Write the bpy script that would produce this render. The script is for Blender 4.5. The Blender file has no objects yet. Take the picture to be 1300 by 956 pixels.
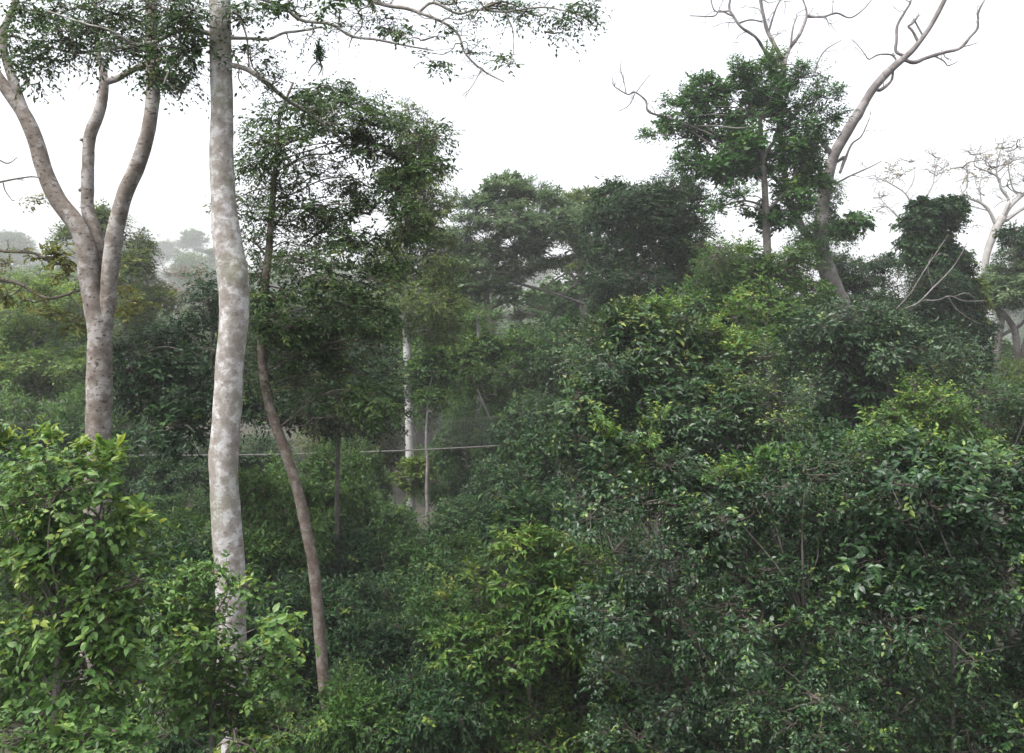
import bpy, math
import numpy as np

R = math.radians
F, HY, CZ = 1250.0, 440.0, 20.0          # focal length (px of a 1300 px wide frame), horizon row, eye height
scene = bpy.context.scene
COL = scene.collection


# ------------------------------------------------------------------ places
def at(px, py, Y):
    """a point of the forest seen at column px / row py, Y metres ahead"""
    return np.array([(px - 650.0) / F * Y, Y, CZ - (py - HY) / F * Y])


def sm(a, b, t):
    u = np.clip((t - a) / (b - a), 0, 1)
    return u * u * (3 - 2 * u)


def ground_z(x, y):
    x = np.asarray(x, float); y = np.asarray(y, float)
    z = 11.0 - 3.0 * sm(6, 30, y)
    z = z + 2.0 * sm(70, 150, y)
    side = 1 - sm(-150, 190, x - 0.10 * (y - 500))
    z = z + (4 + 50 * side) * sm(190, 600, y)
    z = z + 2.5 * np.sin(x * 0.021 + 1.3) * np.sin(y * 0.017) * sm(60, 160, y)
    z = z + 0.35 * np.sin(x * 0.31) * np.cos(y * 0.27)
    z = z + 3.0 * sm(2, 22, x) * (1 - sm(26, 60, y))
    return z


# ------------------------------------------------------------------ mesh builder
class Acc:
    def __init__(self):
        self.v, self.n = [], 0
        self.polys = []                   # (faces array F x k, material index, tint F)

    def add(self, verts, faces, mat=0, tint=None):
        faces = np.asarray(faces, np.int64)
        if len(faces) == 0:
            return
        t = np.zeros(len(faces), np.float32) if tint is None else np.asarray(tint, np.float32)
        self.v.append(np.asarray(verts, float).reshape(-1, 3))
        self.polys.append((faces + self.n, mat, t))
        self.n += len(self.v[-1])

    def add_multi(self, verts, facesets, mat=0):
        self.v.append(np.asarray(verts, float).reshape(-1, 3))
        for f, t in facesets:
            self.polys.append((np.asarray(f, np.int64) + self.n, mat, np.asarray(t, np.float32)))
        self.n += len(self.v[-1])

    def build(self, name, mats, parent=None, origin=(0, 0, 0), smooth=False):
        me = bpy.data.meshes.new(name)
        v = np.concatenate(self.v) - np.asarray(origin, float)
        loops = np.concatenate([f.ravel() for f, _, _ in self.polys])
        tot = np.concatenate([np.full(len(f), f.shape[1], np.int32) for f, _, _ in self.polys])
        start = np.concatenate([[0], np.cumsum(tot)[:-1]]).astype(np.int32)
        mi = np.concatenate([np.full(len(f), m, np.int32) for f, m, _ in self.polys])
        ti = np.concatenate([t for _, _, t in self.polys])
        me.vertices.add(len(v)); me.vertices.foreach_set('co', v.astype(np.float32).ravel())
        me.loops.add(len(loops)); me.loops.foreach_set('vertex_index', loops.astype(np.int32))
        me.polygons.add(len(tot)); me.polygons.foreach_set('loop_start', start)
        me.polygons.foreach_set('material_index', mi)
        if smooth is True:
            me.polygons.foreach_set('use_smooth', np.ones(len(tot), bool))
        elif smooth == 'wood':
            me.polygons.foreach_set('use_smooth', mi == 1)
        a = me.attributes.new('tint', 'FLOAT', 'FACE'); a.data.foreach_set('value', ti)
        me.update(calc_edges=True)
        for m in (mats if isinstance(mats, (list, tuple)) else [mats]):
            me.materials.append(m)
        o = bpy.data.objects.new(name, me); COL.objects.link(o)
        if parent is not None:
            o.parent = parent
        else:
            o.location = origin
        return o


def catmull(P, n):
    P = np.asarray(P, float)
    if len(P) < 3:
        t = np.linspace(0, 1, n)[:, None]
        return P[0] * (1 - t) + P[-1] * t
    Q = np.vstack([2 * P[0] - P[1], P, 2 * P[-1] - P[-2]])
    t = np.linspace(0, len(P) - 1 - 1e-9, n)
    i = t.astype(int); u = (t - i)[:, None]
    a, b, c, d = Q[i], Q[i + 1], Q[i + 2], Q[i + 3]
    return 0.5 * (2 * b + (c - a) * u + (2 * a - 5 * b + 4 * c - d) * u ** 2 + (3 * b - a - 3 * c + d) * u ** 3)


def norm(v):
    return v / (np.linalg.norm(v, axis=-1, keepdims=True) + 1e-12)


def tube(acc, pts, rad, nseg=10, mat=0, per=None, rough=0.0, seed=0, cap=True, knots=()):
    """one tapered limb along a smooth path"""
    pts = np.asarray(pts, float); rad = np.asarray(rad, float)
    if per is None:
        ln = np.linalg.norm(np.diff(pts, axis=0), axis=1).sum()
        per = int(np.clip(ln / (np.mean(rad) * 1.6), len(pts) * 3, 160))
    PR = catmull(np.hstack([pts, rad[:, None]]), per)
    P, r = PR[:, :3], np.maximum(PR[:, 3], 0.0015)
    T = norm(np.gradient(P, axis=0))
    ref = np.array([0.25, 1.0, 0.2]); ref /= np.linalg.norm(ref)
    A = norm(np.cross(T, ref)); B = np.cross(T, A)
    th = np.linspace(0, 2 * np.pi, nseg, endpoint=False)
    rr = r[:, None] * np.ones((1, nseg))
    if rough:
        s = np.concatenate([[0], np.cumsum(np.linalg.norm(np.diff(P, axis=0), axis=1))])[:, None]
        k = 1.0 / max(r.mean(), 1e-3)
        w = (np.sin(s * k * 0.5 + 2 * th + seed) + np.sin(s * k * 0.23 - th + seed * 1.7)
             + 0.6 * np.sin(s * k * 1.1 + 3 * th + seed * 2.3) + 0.5 * np.sin(s * k * 1.9 - 2 * th + seed * .7))
        rr = rr * (1 + rough * w)
    for (ki, ang, amp, wid) in knots:     # small swellings of the wood
        d2 = ((np.arange(per) / per - ki) / wid)[:, None] ** 2 + ((np.angle(np.exp(1j * (th - ang)))) / 0.6) ** 2
        rr = rr * (1 + amp * np.exp(-d2))
    V = P[:, None, :] + rr[..., None] * (np.cos(th)[None, :, None] * A[:, None, :] + np.sin(th)[None, :, None] * B[:, None, :])
    V = V.reshape(-1, 3)
    i = np.arange(per - 1)[:, None] * nseg; j = np.arange(nseg)[None, :]; j2 = (j + 1) % nseg
    faces = np.stack([i + j, i + j2, i + nseg + j2, i + nseg + j], -1).reshape(-1, 4)
    if cap:
        n0 = len(V)
        V = np.vstack([V, P[:1] - T[:1] * r[0] * .3, P[-1:] + T[-1:] * r[-1]])
        jj = np.arange(nseg); k0 = (per - 1) * nseg
        tri = np.concatenate([np.stack([np.full(nseg, n0), (jj + 1) % nseg, jj], -1),
                              np.stack([np.full(nseg, n0 + 1), k0 + jj, k0 + (jj + 1) % nseg], -1)])
        acc.add_multi(V, [(faces, np.zeros(len(faces))), (tri, np.zeros(len(tri)))], mat)
    else:
        acc.add(V, faces, mat)
    return P


def batch_tubes(acc, P, r, mat=1, k=3):
    """many thin twigs: P (M,K,3), r (M,K)"""
    if len(P) == 0:
        return
    M, K, _ = P.shape
    T = norm(np.gradient(P, axis=1))
    A = norm(np.cross(T, np.array([.31, .83, .47]))); B = np.cross(T, A)
    th = np.arange(k) * 2 * np.pi / k
    V = P[:, :, None, :] + r[:, :, None, None] * (np.cos(th)[None, None, :, None] * A[:, :, None, :] + np.sin(th)[None, None, :, None] * B[:, :, None, :])
    m = np.arange(M)[:, None, None] * K * k; s = np.arange(K - 1)[None, :, None] * k; j = np.arange(k)[None, None, :]; j2 = (j + 1) % k
    f = np.stack([m + s + j, m + s + j2, m + s + k + j2, m + s + k + j], -1).reshape(-1, 4)
    acc.add(V.reshape(-1, 3), f, mat)


def leaf_geo(acc, rng, B, D, N, L, W, tint, hi=False, mat=0):
    n = len(B)
    D = norm(D); N = norm(N - (N * D).sum(-1, keepdims=True) * D); S = np.cross(D, N)
    L = L[:, None]; W = W[:, None]
    fold = rng.uniform(0.05, 0.45, (n, 1)); curl = rng.uniform(0.0, 0.35, (n, 1))
    mid = lambda t: B + D * L * t - N * (curl * L * t * t)
    if hi:
        side = lambda t, w, s: mid(t) + S * (s * W * w) + N * (fold * W * w)
        V = np.stack([B, mid(.35), mid(.7), mid(1.0), side(.28, .5, 1), side(.62, .42, 1), side(.28, .5, -1), side(.62, .42, -1)], 1).reshape(-1, 3)
        b = (np.arange(n) * 8)[:, None]
        tri = np.concatenate([b + np.array([[0, 1, 4]]), b + np.array([[2, 3, 5]]), b + np.array([[0, 6, 1]]), b + np.array([[2, 7, 3]])])
        quad = np.concatenate([b + np.array([[1, 2, 5, 4]]), b + np.array([[1, 6, 7, 2]])])
        acc.add_multi(V, [(tri, np.tile(tint, 4)), (quad, np.tile(tint, 2))], mat)
    else:
        m = mid(.42)
        V = np.stack([B, m + S * W * .5 + N * fold * W * .5, mid(1.0), m - S * W * .5 + N * fold * W * .5], 1).reshape(-1, 3)
        b = (np.arange(n) * 4)[:, None]
        tri = np.concatenate([b + np.array([[0, 2, 1]]), b + np.array([[0, 3, 2]])])
        acc.add(V, tri, mat, np.tile(tint, 2))


def twiggery(acc, path, rad, seed, n, ln, mat=0, sub=2):
    """thin angular side twigs on a bare limb"""
    rng = np.random.default_rng(seed); m = len(path)
    T = norm(np.gradient(path, axis=0))
    for _ in range(n):
        i = int(m * (.15 + .84 * rng.random() ** .8)); i = min(i, m - 1)
        d = norm(T[i] * rng.uniform(.3, 1) + rng.normal(0, .75, 3) + np.array([0, 0, .35]))
        L = ln * rng.uniform(.4, 1.2); k = 6
        st = norm(d + rng.normal(0, .38, (k, 3))) * (L / k)
        P = path[i] + np.vstack([[0, 0, 0], np.cumsum(st, 0)])
        r0 = min(rad[i] * .55, .012 + .012 * L)
        tube(acc, P, np.linspace(r0, .005, k + 1), 5, mat, per=k * 2 + 1, cap=False)
        for _ in range(sub):
            j = rng.integers(2, k); L2 = L * rng.uniform(.3, .7)
            st = norm(d + rng.normal(0, .8, 3) + rng.normal(0, .4, (4, 3))) * (L2 / 4)
            tube(acc, P[j] + np.vstack([[0, 0, 0], np.cumsum(st, 0)]), np.linspace(r0 * .6, .004, 5), 4, mat, per=9, cap=False)


def unit(rng, n):
    return norm(rng.normal(size=(n, 3)))


DENS = 1.0
def foliage(acc, seed, blobs, leaf=.1, asp=.45, cr=.6, k=1.0, ns=14, nl=9, droop=.25, up=.2, flat=.7, young=.06,
            base=.36, var=.13, hi=False, twig=0.006, shell=.5, lens=1.0, hang=.15, limb=True, wild=0.0, full=1.0):
    """leafy sprays in clumps over a set of ellipsoids [(centre, radii)]"""
    rng = np.random.default_rng(seed)
    C, O, BC, BT, BS = [], [], [], [], []
    k = k * (1 + .5 * full); ns = int(round(ns * (1 + .7 * full)))
    for c, rd in blobs:
        rd = np.asarray(rd, float)
        n = max(2, int(k * 3.2 * (rd.prod()) ** (2 / 3) / cr ** 2 + rng.random()))
        u = unit(rng, n)
        u = u[(u[:, 2] > -0.35) | (rng.random(n) < .6) | (np.arange(n) == 0)]
        r = 1 - shell * rng.random(len(u)) ** 1.4
        r *= 1 + 0.12 * np.sin(u[:, 0] * 5 + seed) * np.sin(u[:, 2] * 6 + 1.7 * seed) + (rng.random(len(u)) < wild) * rng.random(len(u)) * .45
        BS.append(np.full(len(u), math.exp(rng.normal(0, .26))))
        BT.append(np.full(len(u), rng.normal(0, .06)))
        C.append(c + u * rd * r[:, None]); O.append(norm(u / rd)); BC.append(np.repeat([c], len(u), 0))
    C = np.concatenate(C); O = np.concatenate(O); BC = np.concatenate(BC)
    nc = len(C)
    crs = cr * rng.uniform(.65, 1.35, nc)
    ctint = rng.normal(0, .08, nc) + np.concatenate(BT)
    ci = np.repeat(np.arange(nc), ns)
    m = len(ci)
    u = unit(rng, m); u[:, 2] *= flat
    dirn = norm(u * .8 + O[ci] * .55 + np.array([0, 0, up]) + rng.normal(0, .2, (m, 3)))
    sb = C[ci] + u * crs[ci][:, None] * .45
    sl = crs[ci] * rng.uniform(.5, 1.05, m) * lens
    yng = (rng.random(m) < young * (1 + 1.5 * (dirn[:, 2] > .35)))
    # leaves along each spray
    t = (np.arange(nl) + .5) / nl
    T = np.clip(t[None, :] + rng.normal(0, .05, (m, nl)), .05, 1)
    pos = sb[:, None, :] + dirn[:, None, :] * (sl[:, None] * T)[..., None]
    pos[..., 2] -= droop * sl[:, None] * T ** 2
    sd = norm(np.cross(dirn, np.array([0, 0, 1.0]) + rng.normal(0, .25, (m, 3))))
    sgn = np.where(np.arange(nl) % 2 == 0, 1., -1.)
    ld = dirn[:, None, :] * rng.uniform(.25, .9, (m, nl, 1)) + sd[:, None, :] * (sgn[None, :, None] * rng.uniform(.4, 1., (m, nl, 1)))
    ld = ld + rng.normal(0, .25, (m, nl, 3)); ld[..., 2] -= hang
    nn = np.array([0, 0, .75]) + O[ci][:, None, :] * .45 + rng.normal(0, .38, (m, nl, 3))
    tint = base + ctint[ci][:, None] + rng.normal(0, var, (m, nl)) + yng[:, None] * rng.uniform(.25, .55, (m, 1))
    Ls = leaf * np.concatenate(BS)[ci][:, None] * rng.uniform(.6, 1.25, (m, nl)) * np.where(yng, .85, 1.)[:, None]
    keep = rng.random((m, nl)) < .93
    leaf_geo(acc, rng, pos[keep], ld[keep], nn[keep], Ls[keep], (Ls * asp * rng.uniform(.8, 1.2, (m, nl)))[keep],
             np.clip(tint[keep], 0, 1), hi)
    if twig:
        tip = sb + dirn * sl[:, None]; tip[:, 2] -= droop * sl
        q = .5 * (C[ci] + sb) + rng.normal(0, .05, (m, 3)) * crs[ci][:, None]
        P = np.stack([C[ci], q, sb, .5 * (sb + tip) + np.array([0, 0, .25]) * (droop * sl)[:, None], tip], 1)
        rr = twig * np.array([1.2, 1.0, .8, .6, .35])[None, :] * np.ones((m, 1))
        sel = rng.random(m) < (.45 if full else .8)
        batch_tubes(acc, P[sel], rr[sel])
        if limb:
            dv = C - BC; ln = np.linalg.norm(dv, axis=1, keepdims=True)
            tt = np.linspace(0, 1, 6)[None, :, None]
            w = rng.normal(0, .1, (nc, 1, 3)) * ln[:, None, :]
            P = BC[:, None, :] + dv[:, None, :] * tt + w * np.sin(np.pi * tt) + rng.normal(0, .02, (nc, 6, 3)) * ln[:, None, :]
            rr = twig * np.linspace(2.6, 1.2, 6)[None, :] * np.ones((nc, 1)) * (0.7 + .5 * ln / (ln.mean() + 1e-6))
            batch_tubes(acc, P, rr, k=4)
    return C


def pblobs(seed, Y, lst, dep=1.0, jit=.35, shrink=1.0):
    """crown ellipsoids seen at (column, row, half width, half height); every one keeps its own depth"""
    rng = np.random.default_rng(seed + 999)
    out = []
    for b in lst:
        px, py, rx, ry = b[:4]
        dy = b[4] if len(b) > 4 else rng.uniform(-jit, jit) * (rx + ry) / F * Y * 1.6
        yy = Y + dy
        s = Y / F
        out.append((at(px, py, yy), np.array([rx * s, (rx + ry) * .5 * s * dep, ry * s]) * shrink))
    return out


# ------------------------------------------------------------------ materials
def new_mat(name):
    m = bpy.data.materials.new(name); m.use_nodes = True
    nt = m.node_tree; nt.nodes.clear()
    return m, nt, nt.nodes.new, nt.links.new


def ramp(nd, stops):
    cr = nd.color_ramp
    while len(cr.elements) < len(stops):
        cr.elements.new(.5)
    for e, (p, c) in zip(cr.elements, stops):
        e.position = p; e.color = (*c, 1)


def leaf_mat(name, dark, mid, light, young, rough=.42, trans=.3, spec=.45, objvar=.0):
    m, nt, N, Lk = new_mat(name)
    at_ = N('ShaderNodeAttribute'); at_.attribute_name = 'tint'
    cr = N('ShaderNodeValToRGB'); ramp(cr, [(0, dark), (.38, mid), (.68, light), (1, young)])
    src = at_.outputs['Fac']
    if objvar:
        oi = N('ShaderNodeObjectInfo'); mr = N('ShaderNodeMapRange')
        mr.inputs['To Min'].default_value = -objvar; mr.inputs['To Max'].default_value = objvar
        Lk(oi.outputs['Random'], mr.inputs['Value'])
        ad = N('ShaderNodeMath'); ad.operation = 'ADD'; Lk(src, ad.inputs[0]); Lk(mr.outputs[0], ad.inputs[1]); src = ad.outputs[0]
    Lk(src, cr.inputs['Fac'])
    p = N('ShaderNodeBsdfPrincipled'); p.inputs['Roughness'].default_value = rough
    p.inputs['Specular IOR Level'].default_value = spec
    Lk(cr.outputs[0], p.inputs['Base Color'])
    hs = N('ShaderNodeHueSaturation'); hs.inputs['Value'].default_value = 1.5; hs.inputs['Saturation'].default_value = 1.1; hs.inputs['Hue'].default_value = .485
    Lk(cr.outputs[0], hs.inputs['Color'])
    tr = N('ShaderNodeBsdfTranslucent'); Lk(hs.outputs[0], tr.inputs['Color'])
    mx = N('ShaderNodeMixShader'); mx.inputs[0].default_value = trans
    Lk(p.outputs[0], mx.inputs[1]); Lk(tr.outputs[0], mx.inputs[2])
    o = N('ShaderNodeOutputMaterial'); Lk(mx.outputs[0], o.inputs['Surface'])
    return m


def bark_mat(name, cols, patch=2.2, mark=.5, bump=.35, moss=0.0):
    """cols: dark fissure, body, pale lichen"""
    m, nt, N, Lk = new_mat(name)
    tc = N('ShaderNodeTexCoord')
    n1 = N('ShaderNodeTexNoise'); n1.inputs['Scale'].default_value = patch; n1.inputs['Detail'].default_value = 6; n1.inputs['Roughness'].default_value = .62
    Lk(tc.outputs['Object'], n1.inputs['Vector'])
    cr = N('ShaderNodeValToRGB'); d, b, l = cols
    mix = lambda u, v, t: tuple(u[i] * (1 - t) + v[i] * t for i in range(3))
    ramp(cr, [(.28, mix(d, b, .45)), (.46, b), (.535, mix(b, l, .35)), (.58, l), (.75, mix(l, b, .4))])
    Lk(n1.outputs['Fac'], cr.inputs['Fac'])
    mp = N('ShaderNodeMapping'); mp.inputs['Scale'].default_value = (1, 1, 1.7); Lk(tc.outputs['Object'], mp.inputs['Vector'])
    n2 = N('ShaderNodeTexNoise'); n2.inputs['Scale'].default_value = patch * 3.2; n2.inputs['Detail'].default_value = 5; Lk(mp.outputs[0], n2.inputs['Vector'])
    mk = N('ShaderNodeValToRGB'); ramp(mk, [(.56, (0, 0, 0)), (.68, (1, 1, 1))]); Lk(n2.outputs['Fac'], mk.inputs['Fac'])
    mu = N('ShaderNodeMath'); mu.operation = 'MULTIPLY'; mu.inputs[1].default_value = mark; Lk(mk.outputs[0], mu.inputs[0])
    m1 = N('ShaderNodeMix'); m1.data_type = 'RGBA'; m1.inputs['B'].default_value = (*d, 1)
    Lk(mu.outputs[0], m1.inputs['Factor']); Lk(cr.outputs[0], m1.inputs['A'])
    col = m1.outputs['Result']
    if moss:
        n4 = N('ShaderNodeTexNoise'); n4.inputs['Scale'].default_value = 1.1; n4.inputs['Detail'].default_value = 4; Lk(tc.outputs['Object'], n4.inputs['Vector'])
        r4 = N('ShaderNodeValToRGB'); ramp(r4, [(.5, (0, 0, 0)), (.62, (moss,) * 3)]); Lk(n4.outputs['Fac'], r4.inputs['Fac'])
        m4 = N('ShaderNodeMix'); m4.data_type = 'RGBA'; m4.inputs['B'].default_value = (.10, .12, .06, 1)
        Lk(r4.outputs[0], m4.inputs['Factor']); Lk(col, m4.inputs['A']); col = m4.outputs['Result']
    n3 = N('ShaderNodeTexNoise'); n3.inputs['Scale'].default_value = 38; n3.inputs['Detail'].default_value = 5; Lk(tc.outputs['Object'], n3.inputs['Vector'])
    ad = N('ShaderNodeMath'); ad.operation = 'ADD'; Lk(n3.outputs['Fac'], ad.inputs[0]); Lk(n2.outputs['Fac'], ad.inputs[1])
    bp = N('ShaderNodeBump'); bp.inputs['Strength'].default_value = bump; bp.inputs['Distance'].default_value = .02; Lk(ad.outputs[0], bp.inputs['Height'])
    p = N('ShaderNodeBsdfPrincipled'); p.inputs['Roughness'].default_value = .85; p.inputs['Specular IOR Level'].default_value = .25
    Lk(col, p.inputs['Base Color']); Lk(bp.outputs[0], p.inputs['Normal'])
    o = N('ShaderNodeOutputMaterial'); Lk(p.outputs[0], o.inputs['Surface'])
    return m


def plain_mat(name, col, rough=.8, vary=.25, scale=6):
    m, nt, N, Lk = new_mat(name)
    tc = N('ShaderNodeTexCoord'); n = N('ShaderNodeTexNoise'); n.inputs['Scale'].default_value = scale; n.inputs['Detail'].default_value = 5
    Lk(tc.outputs['Object'], n.inputs['Vector'])
    cr = N('ShaderNodeValToRGB'); ramp(cr, [(.3, tuple(c * (1 - vary) for c in col)), (.7, tuple(c * (1 + vary) for c in col))]); Lk(n.outputs['Fac'], cr.inputs['Fac'])
    p = N('ShaderNodeBsdfPrincipled'); p.inputs['Roughness'].default_value = rough; Lk(cr.outputs[0], p.inputs['Base Color'])
    o = N('ShaderNodeOutputMaterial'); Lk(p.outputs[0], o.inputs['Surface'])
    return m


LF = {
    'dark':   leaf_mat('leaf_dark', (.009, .026, .010), (.015, .044, .014), (.034, .078, .019), (.12, .17, .03), rough=.5, trans=.22, spec=.22),
    'gloss':  leaf_mat('leaf_glossy', (.009, .026, .011), (.018, .048, .017), (.042, .092, .022), (.14, .20, .035), rough=.46, trans=.2, spec=.45),
    'vine':   leaf_mat('leaf_vine', (.010, .030, .011), (.019, .054, .015), (.048, .100, .021), (.17, .20, .04), rough=.46, trans=.22, spec=.38),
    'dull':   leaf_mat('leaf_dull', (.016, .038, .012), (.030, .064, .018), (.060, .108, .027), (.13, .17, .04), rough=.5, trans=.28, spec=.25),
    'deep':   leaf_mat('leaf_deep', (.007, .023, .009), (.014, .043, .014), (.036, .084, .021), (.12, .18, .035), rough=.43, trans=.2, spec=.42),
    'mid':    leaf_mat('leaf_mid', (.018, .046, .011), (.032, .080, .015), (.062, .128, .021), (.15, .20, .035), rough=.5, trans=.3, spec=.25),
    'crown':  leaf_mat('leaf_crown', (.015, .046, .014), (.028, .082, .020), (.050, .125, .027), (.11, .18, .035), rough=.48, trans=.3, spec=.25),
    'bright': leaf_mat('leaf_bright', (.030, .070, .018), (.056, .120, .028), (.098, .18, .040), (.20, .25, .05), rough=.45, trans=.35, spec=.3),
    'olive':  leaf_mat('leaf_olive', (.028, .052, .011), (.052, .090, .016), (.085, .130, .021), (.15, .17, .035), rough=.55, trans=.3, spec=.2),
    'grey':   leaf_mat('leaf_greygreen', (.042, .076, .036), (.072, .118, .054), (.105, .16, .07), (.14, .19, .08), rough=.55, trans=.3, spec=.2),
    'yellow': leaf_mat('leaf_yellow', (.045, .058, .014), (.078, .090, .018), (.13, .13, .025), (.20, .19, .045), rough=.55, trans=.35, spec=.2),
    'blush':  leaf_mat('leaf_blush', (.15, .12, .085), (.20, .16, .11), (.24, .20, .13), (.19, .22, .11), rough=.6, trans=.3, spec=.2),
    'far':    leaf_mat('leaf_far', (.024, .052, .017), (.042, .080, .024), (.068, .115, .032), (.12, .15, .05), rough=.6, trans=.2, objvar=.16, spec=.15),
    'under':  leaf_mat('leaf_under', (.015, .042, .012), (.028, .072, .018), (.054, .110, .024), (.12, .17, .035), rough=.5, trans=.25, objvar=.14, spec=.25),
}
BK = {
    'pale':  bark_mat('bark_pale', ((.085, .07, .06), (.215, .195, .18), (.39, .385, .385)), patch=5.2, mark=.6, moss=.35, bump=.3),
    'fork':  bark_mat('bark_forked', ((.038, .028, .023), (.138, .117, .102), (.26, .246, .238)), patch=3.6, mark=.95, bump=.35),
    'brown': bark_mat('bark_brown', ((.04, .031, .025), (.105, .082, .068), (.17, .15, .135)), patch=7, mark=.7, bump=.35),
    'white': bark_mat('bark_white', ((.13, .125, .12), (.27, .265, .255), (.39, .385, .38)), patch=1.3, mark=.45),
    'grey':  bark_mat('bark_grey', ((.04, .036, .032), (.09, .081, .074), (.15, .138, .128)), patch=1.5, mark=.5),
    'dead':  bark_mat('bark_dead', ((.05, .043, .042), (.115, .103, .100), (.19, .175, .175)), patch=1.6, mark=.6),
    'twig':  bark_mat('bark_twig', ((.035, .030, .025), (.07, .060, .050), (.11, .095, .08)), patch=4, mark=.3),
    'blond': bark_mat('bark_blond', ((.16, .148, .14), (.25, .238, .228), (.33, .315, .305)), patch=.8, mark=.3),
}


# ------------------------------------------------------------------ things
def tag(o, label=None, cat=None, group=None, kind=None):
    for kk, vv in (('label', label), ('category', cat), ('group', group), ('kind', kind)):
        if vv:
            o[kk] = vv
    return o


def empty(name, loc, label, cat, group=None):
    o = bpy.data.objects.new(name, None); COL.objects.link(o); o.location = tuple(loc)
    o.empty_display_size = .3
    return tag(o, label, cat, group)


def path_px(lst, Y):
    """[(column, row, width px[, metres nearer/farther])] -> points, radii"""
    P, rr = [], []
    for q in lst:
        yy = Y + (q[3] if len(q) > 3 else 0)
        P.append(at(q[0], q[1], yy)); rr.append(q[2] * .5 / F * yy)
    return np.array(P), np.array(rr)


def to_ground(P, r, flare=1.35):
    """carry a trunk on down to the soil"""
    b = P[0]; g = float(ground_z(b[0], b[1]))
    if b[2] - g > .3:
        mid = np.array([b[0] + .02, b[1], g + .5 * (b[2] - g)])
        P = np.vstack([[b[0], b[1], g - .4], mid, P]); r = np.concatenate([[r[0] * flare], [r[0] * 1.08], r])
    return P, r


def auto_limbs(acc, trunk, r, blobs, seed, mat, thick=.5, nseg=6):
    """limbs from the trunk out to the middle of each leafy mass"""
    rng = np.random.default_rng(seed + 5)
    for c, rd in blobs:
        d = np.linalg.norm(trunk - c, axis=1) + np.maximum(0, trunk[:, 2] - c[2] + .25 * rd[2]) * 1.2
        i = int(np.argmin(d)); s = trunk[i]; v = c - s; ln = np.linalg.norm(v)
        if ln < .25:
            continue
        t = np.linspace(0, 1, 6)[:, None]
        sag = np.array([0, 0, 1.0]) * ln * rng.uniform(-.02, .16)
        P = s + v * t + (sag + rng.normal(0, .08, 3) * ln) * np.sin(np.pi * t) + rng.normal(0, .025, (6, 3)) * ln
        P[0] = s
        r0 = min(r[i] * .7, thick * (0.025 + .014 * ln))
        tube(acc, P, np.linspace(r0, max(r0 * .3, .006), 6), nseg, mat, per=16, rough=.04, seed=seed)


def tree(name, label, cat, Y, trunk, blobs, seed, lmat, bark, group=None, limbs=(), nseg=14, rough=.03, thick=1.0,
         auto=True, bdep=1.0, shrink=1.0, flare=1.35, extra=(), knots=(), twigs=None, limb_scale=1.0, **fp):
    """trunk: px path from the bottom up; blobs: px ellipses; limbs: px paths; extra: more leafy parts (name, blobs, leaf, params)"""
    P, r = path_px(trunk, Y)
    P, r = to_ground(P, r, flare)
    base = P[0].copy(); base[2] = float(ground_z(base[0], base[1]))
    root = empty(name, base, label, cat, group)
    a = Acc()
    T = tube(a, P, r, nseg, 0, rough=rough, seed=seed, knots=knots)
    rT = np.interp(np.linspace(0, 1, len(T)), np.linspace(0, 1, len(r)), r)
    bl = pblobs(seed, Y, blobs, dep=bdep, shrink=shrink) if blobs else []
    if auto and bl:
        auto_limbs(a, T, rT, bl, seed, 0, thick)
    a.build('trunk', BK[bark], root, base, smooth=True)
    for q in limbs:
        la = Acc(); lp, lr = path_px(q, Y); lr = lr * limb_scale
        if twigs:
            lq = np.random.default_rng(abs(seed * 31 + int(q[-1][0]))); lp[1:-1] += lq.normal(0, twigs[1] * .035, (len(lp) - 2, 3))
        LP = tube(la, lp, lr, max(6, nseg - 4), 0, rough=rough * 1.3, seed=seed + len(q))
        if twigs:
            tl = np.linalg.norm(lp[-1] - lp[0])
            twiggery(la, LP, np.interp(np.linspace(0, 1, len(LP)), np.linspace(0, 1, len(lr)), lr), abs(seed * 17 + int(q[-1][1])) + len(q), int(twigs[0] * tl), twigs[1])
        la.build('limb', BK[bark], root, base, smooth=True)
    if bl:
        c = Acc(); foliage(c, seed, bl, **fp)
        c.build('crown', [LF[lmat], BK['twig']], root, base, smooth='wood')
    for (en, eb, el, ep) in extra:
        eb = pblobs(seed + 7, Y, eb, dep=bdep)
        for qi, gb in enumerate([[q] for q in eb] if en == 'young_shoot' else [eb]):
            c = Acc(); foliage(c, seed + 31 + qi, gb, **ep)
            c.build(en, [LF[el], BK['twig']], root, base, smooth='wood')
    return root


def copy_tree(o, loc, rz, sc, label, cat, group=None, mat=None):
    c = o.copy(); COL.objects.link(c); c.location = tuple(loc); c.rotation_euler = (0, 0, rz); c.scale = sc
    for kk in ('label', 'category', 'group'):
        if kk in c:
            del c[kk]
    tag(c, label, cat, group)
    for ch in o.children:
        d = ch.copy(); COL.objects.link(d); d.parent = c
        if mat and ch.name.split('.')[0] == 'crown':
            d.material_slots[0].link = 'OBJECT'; d.material_slots[0].material = LF[mat]
    return c

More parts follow.
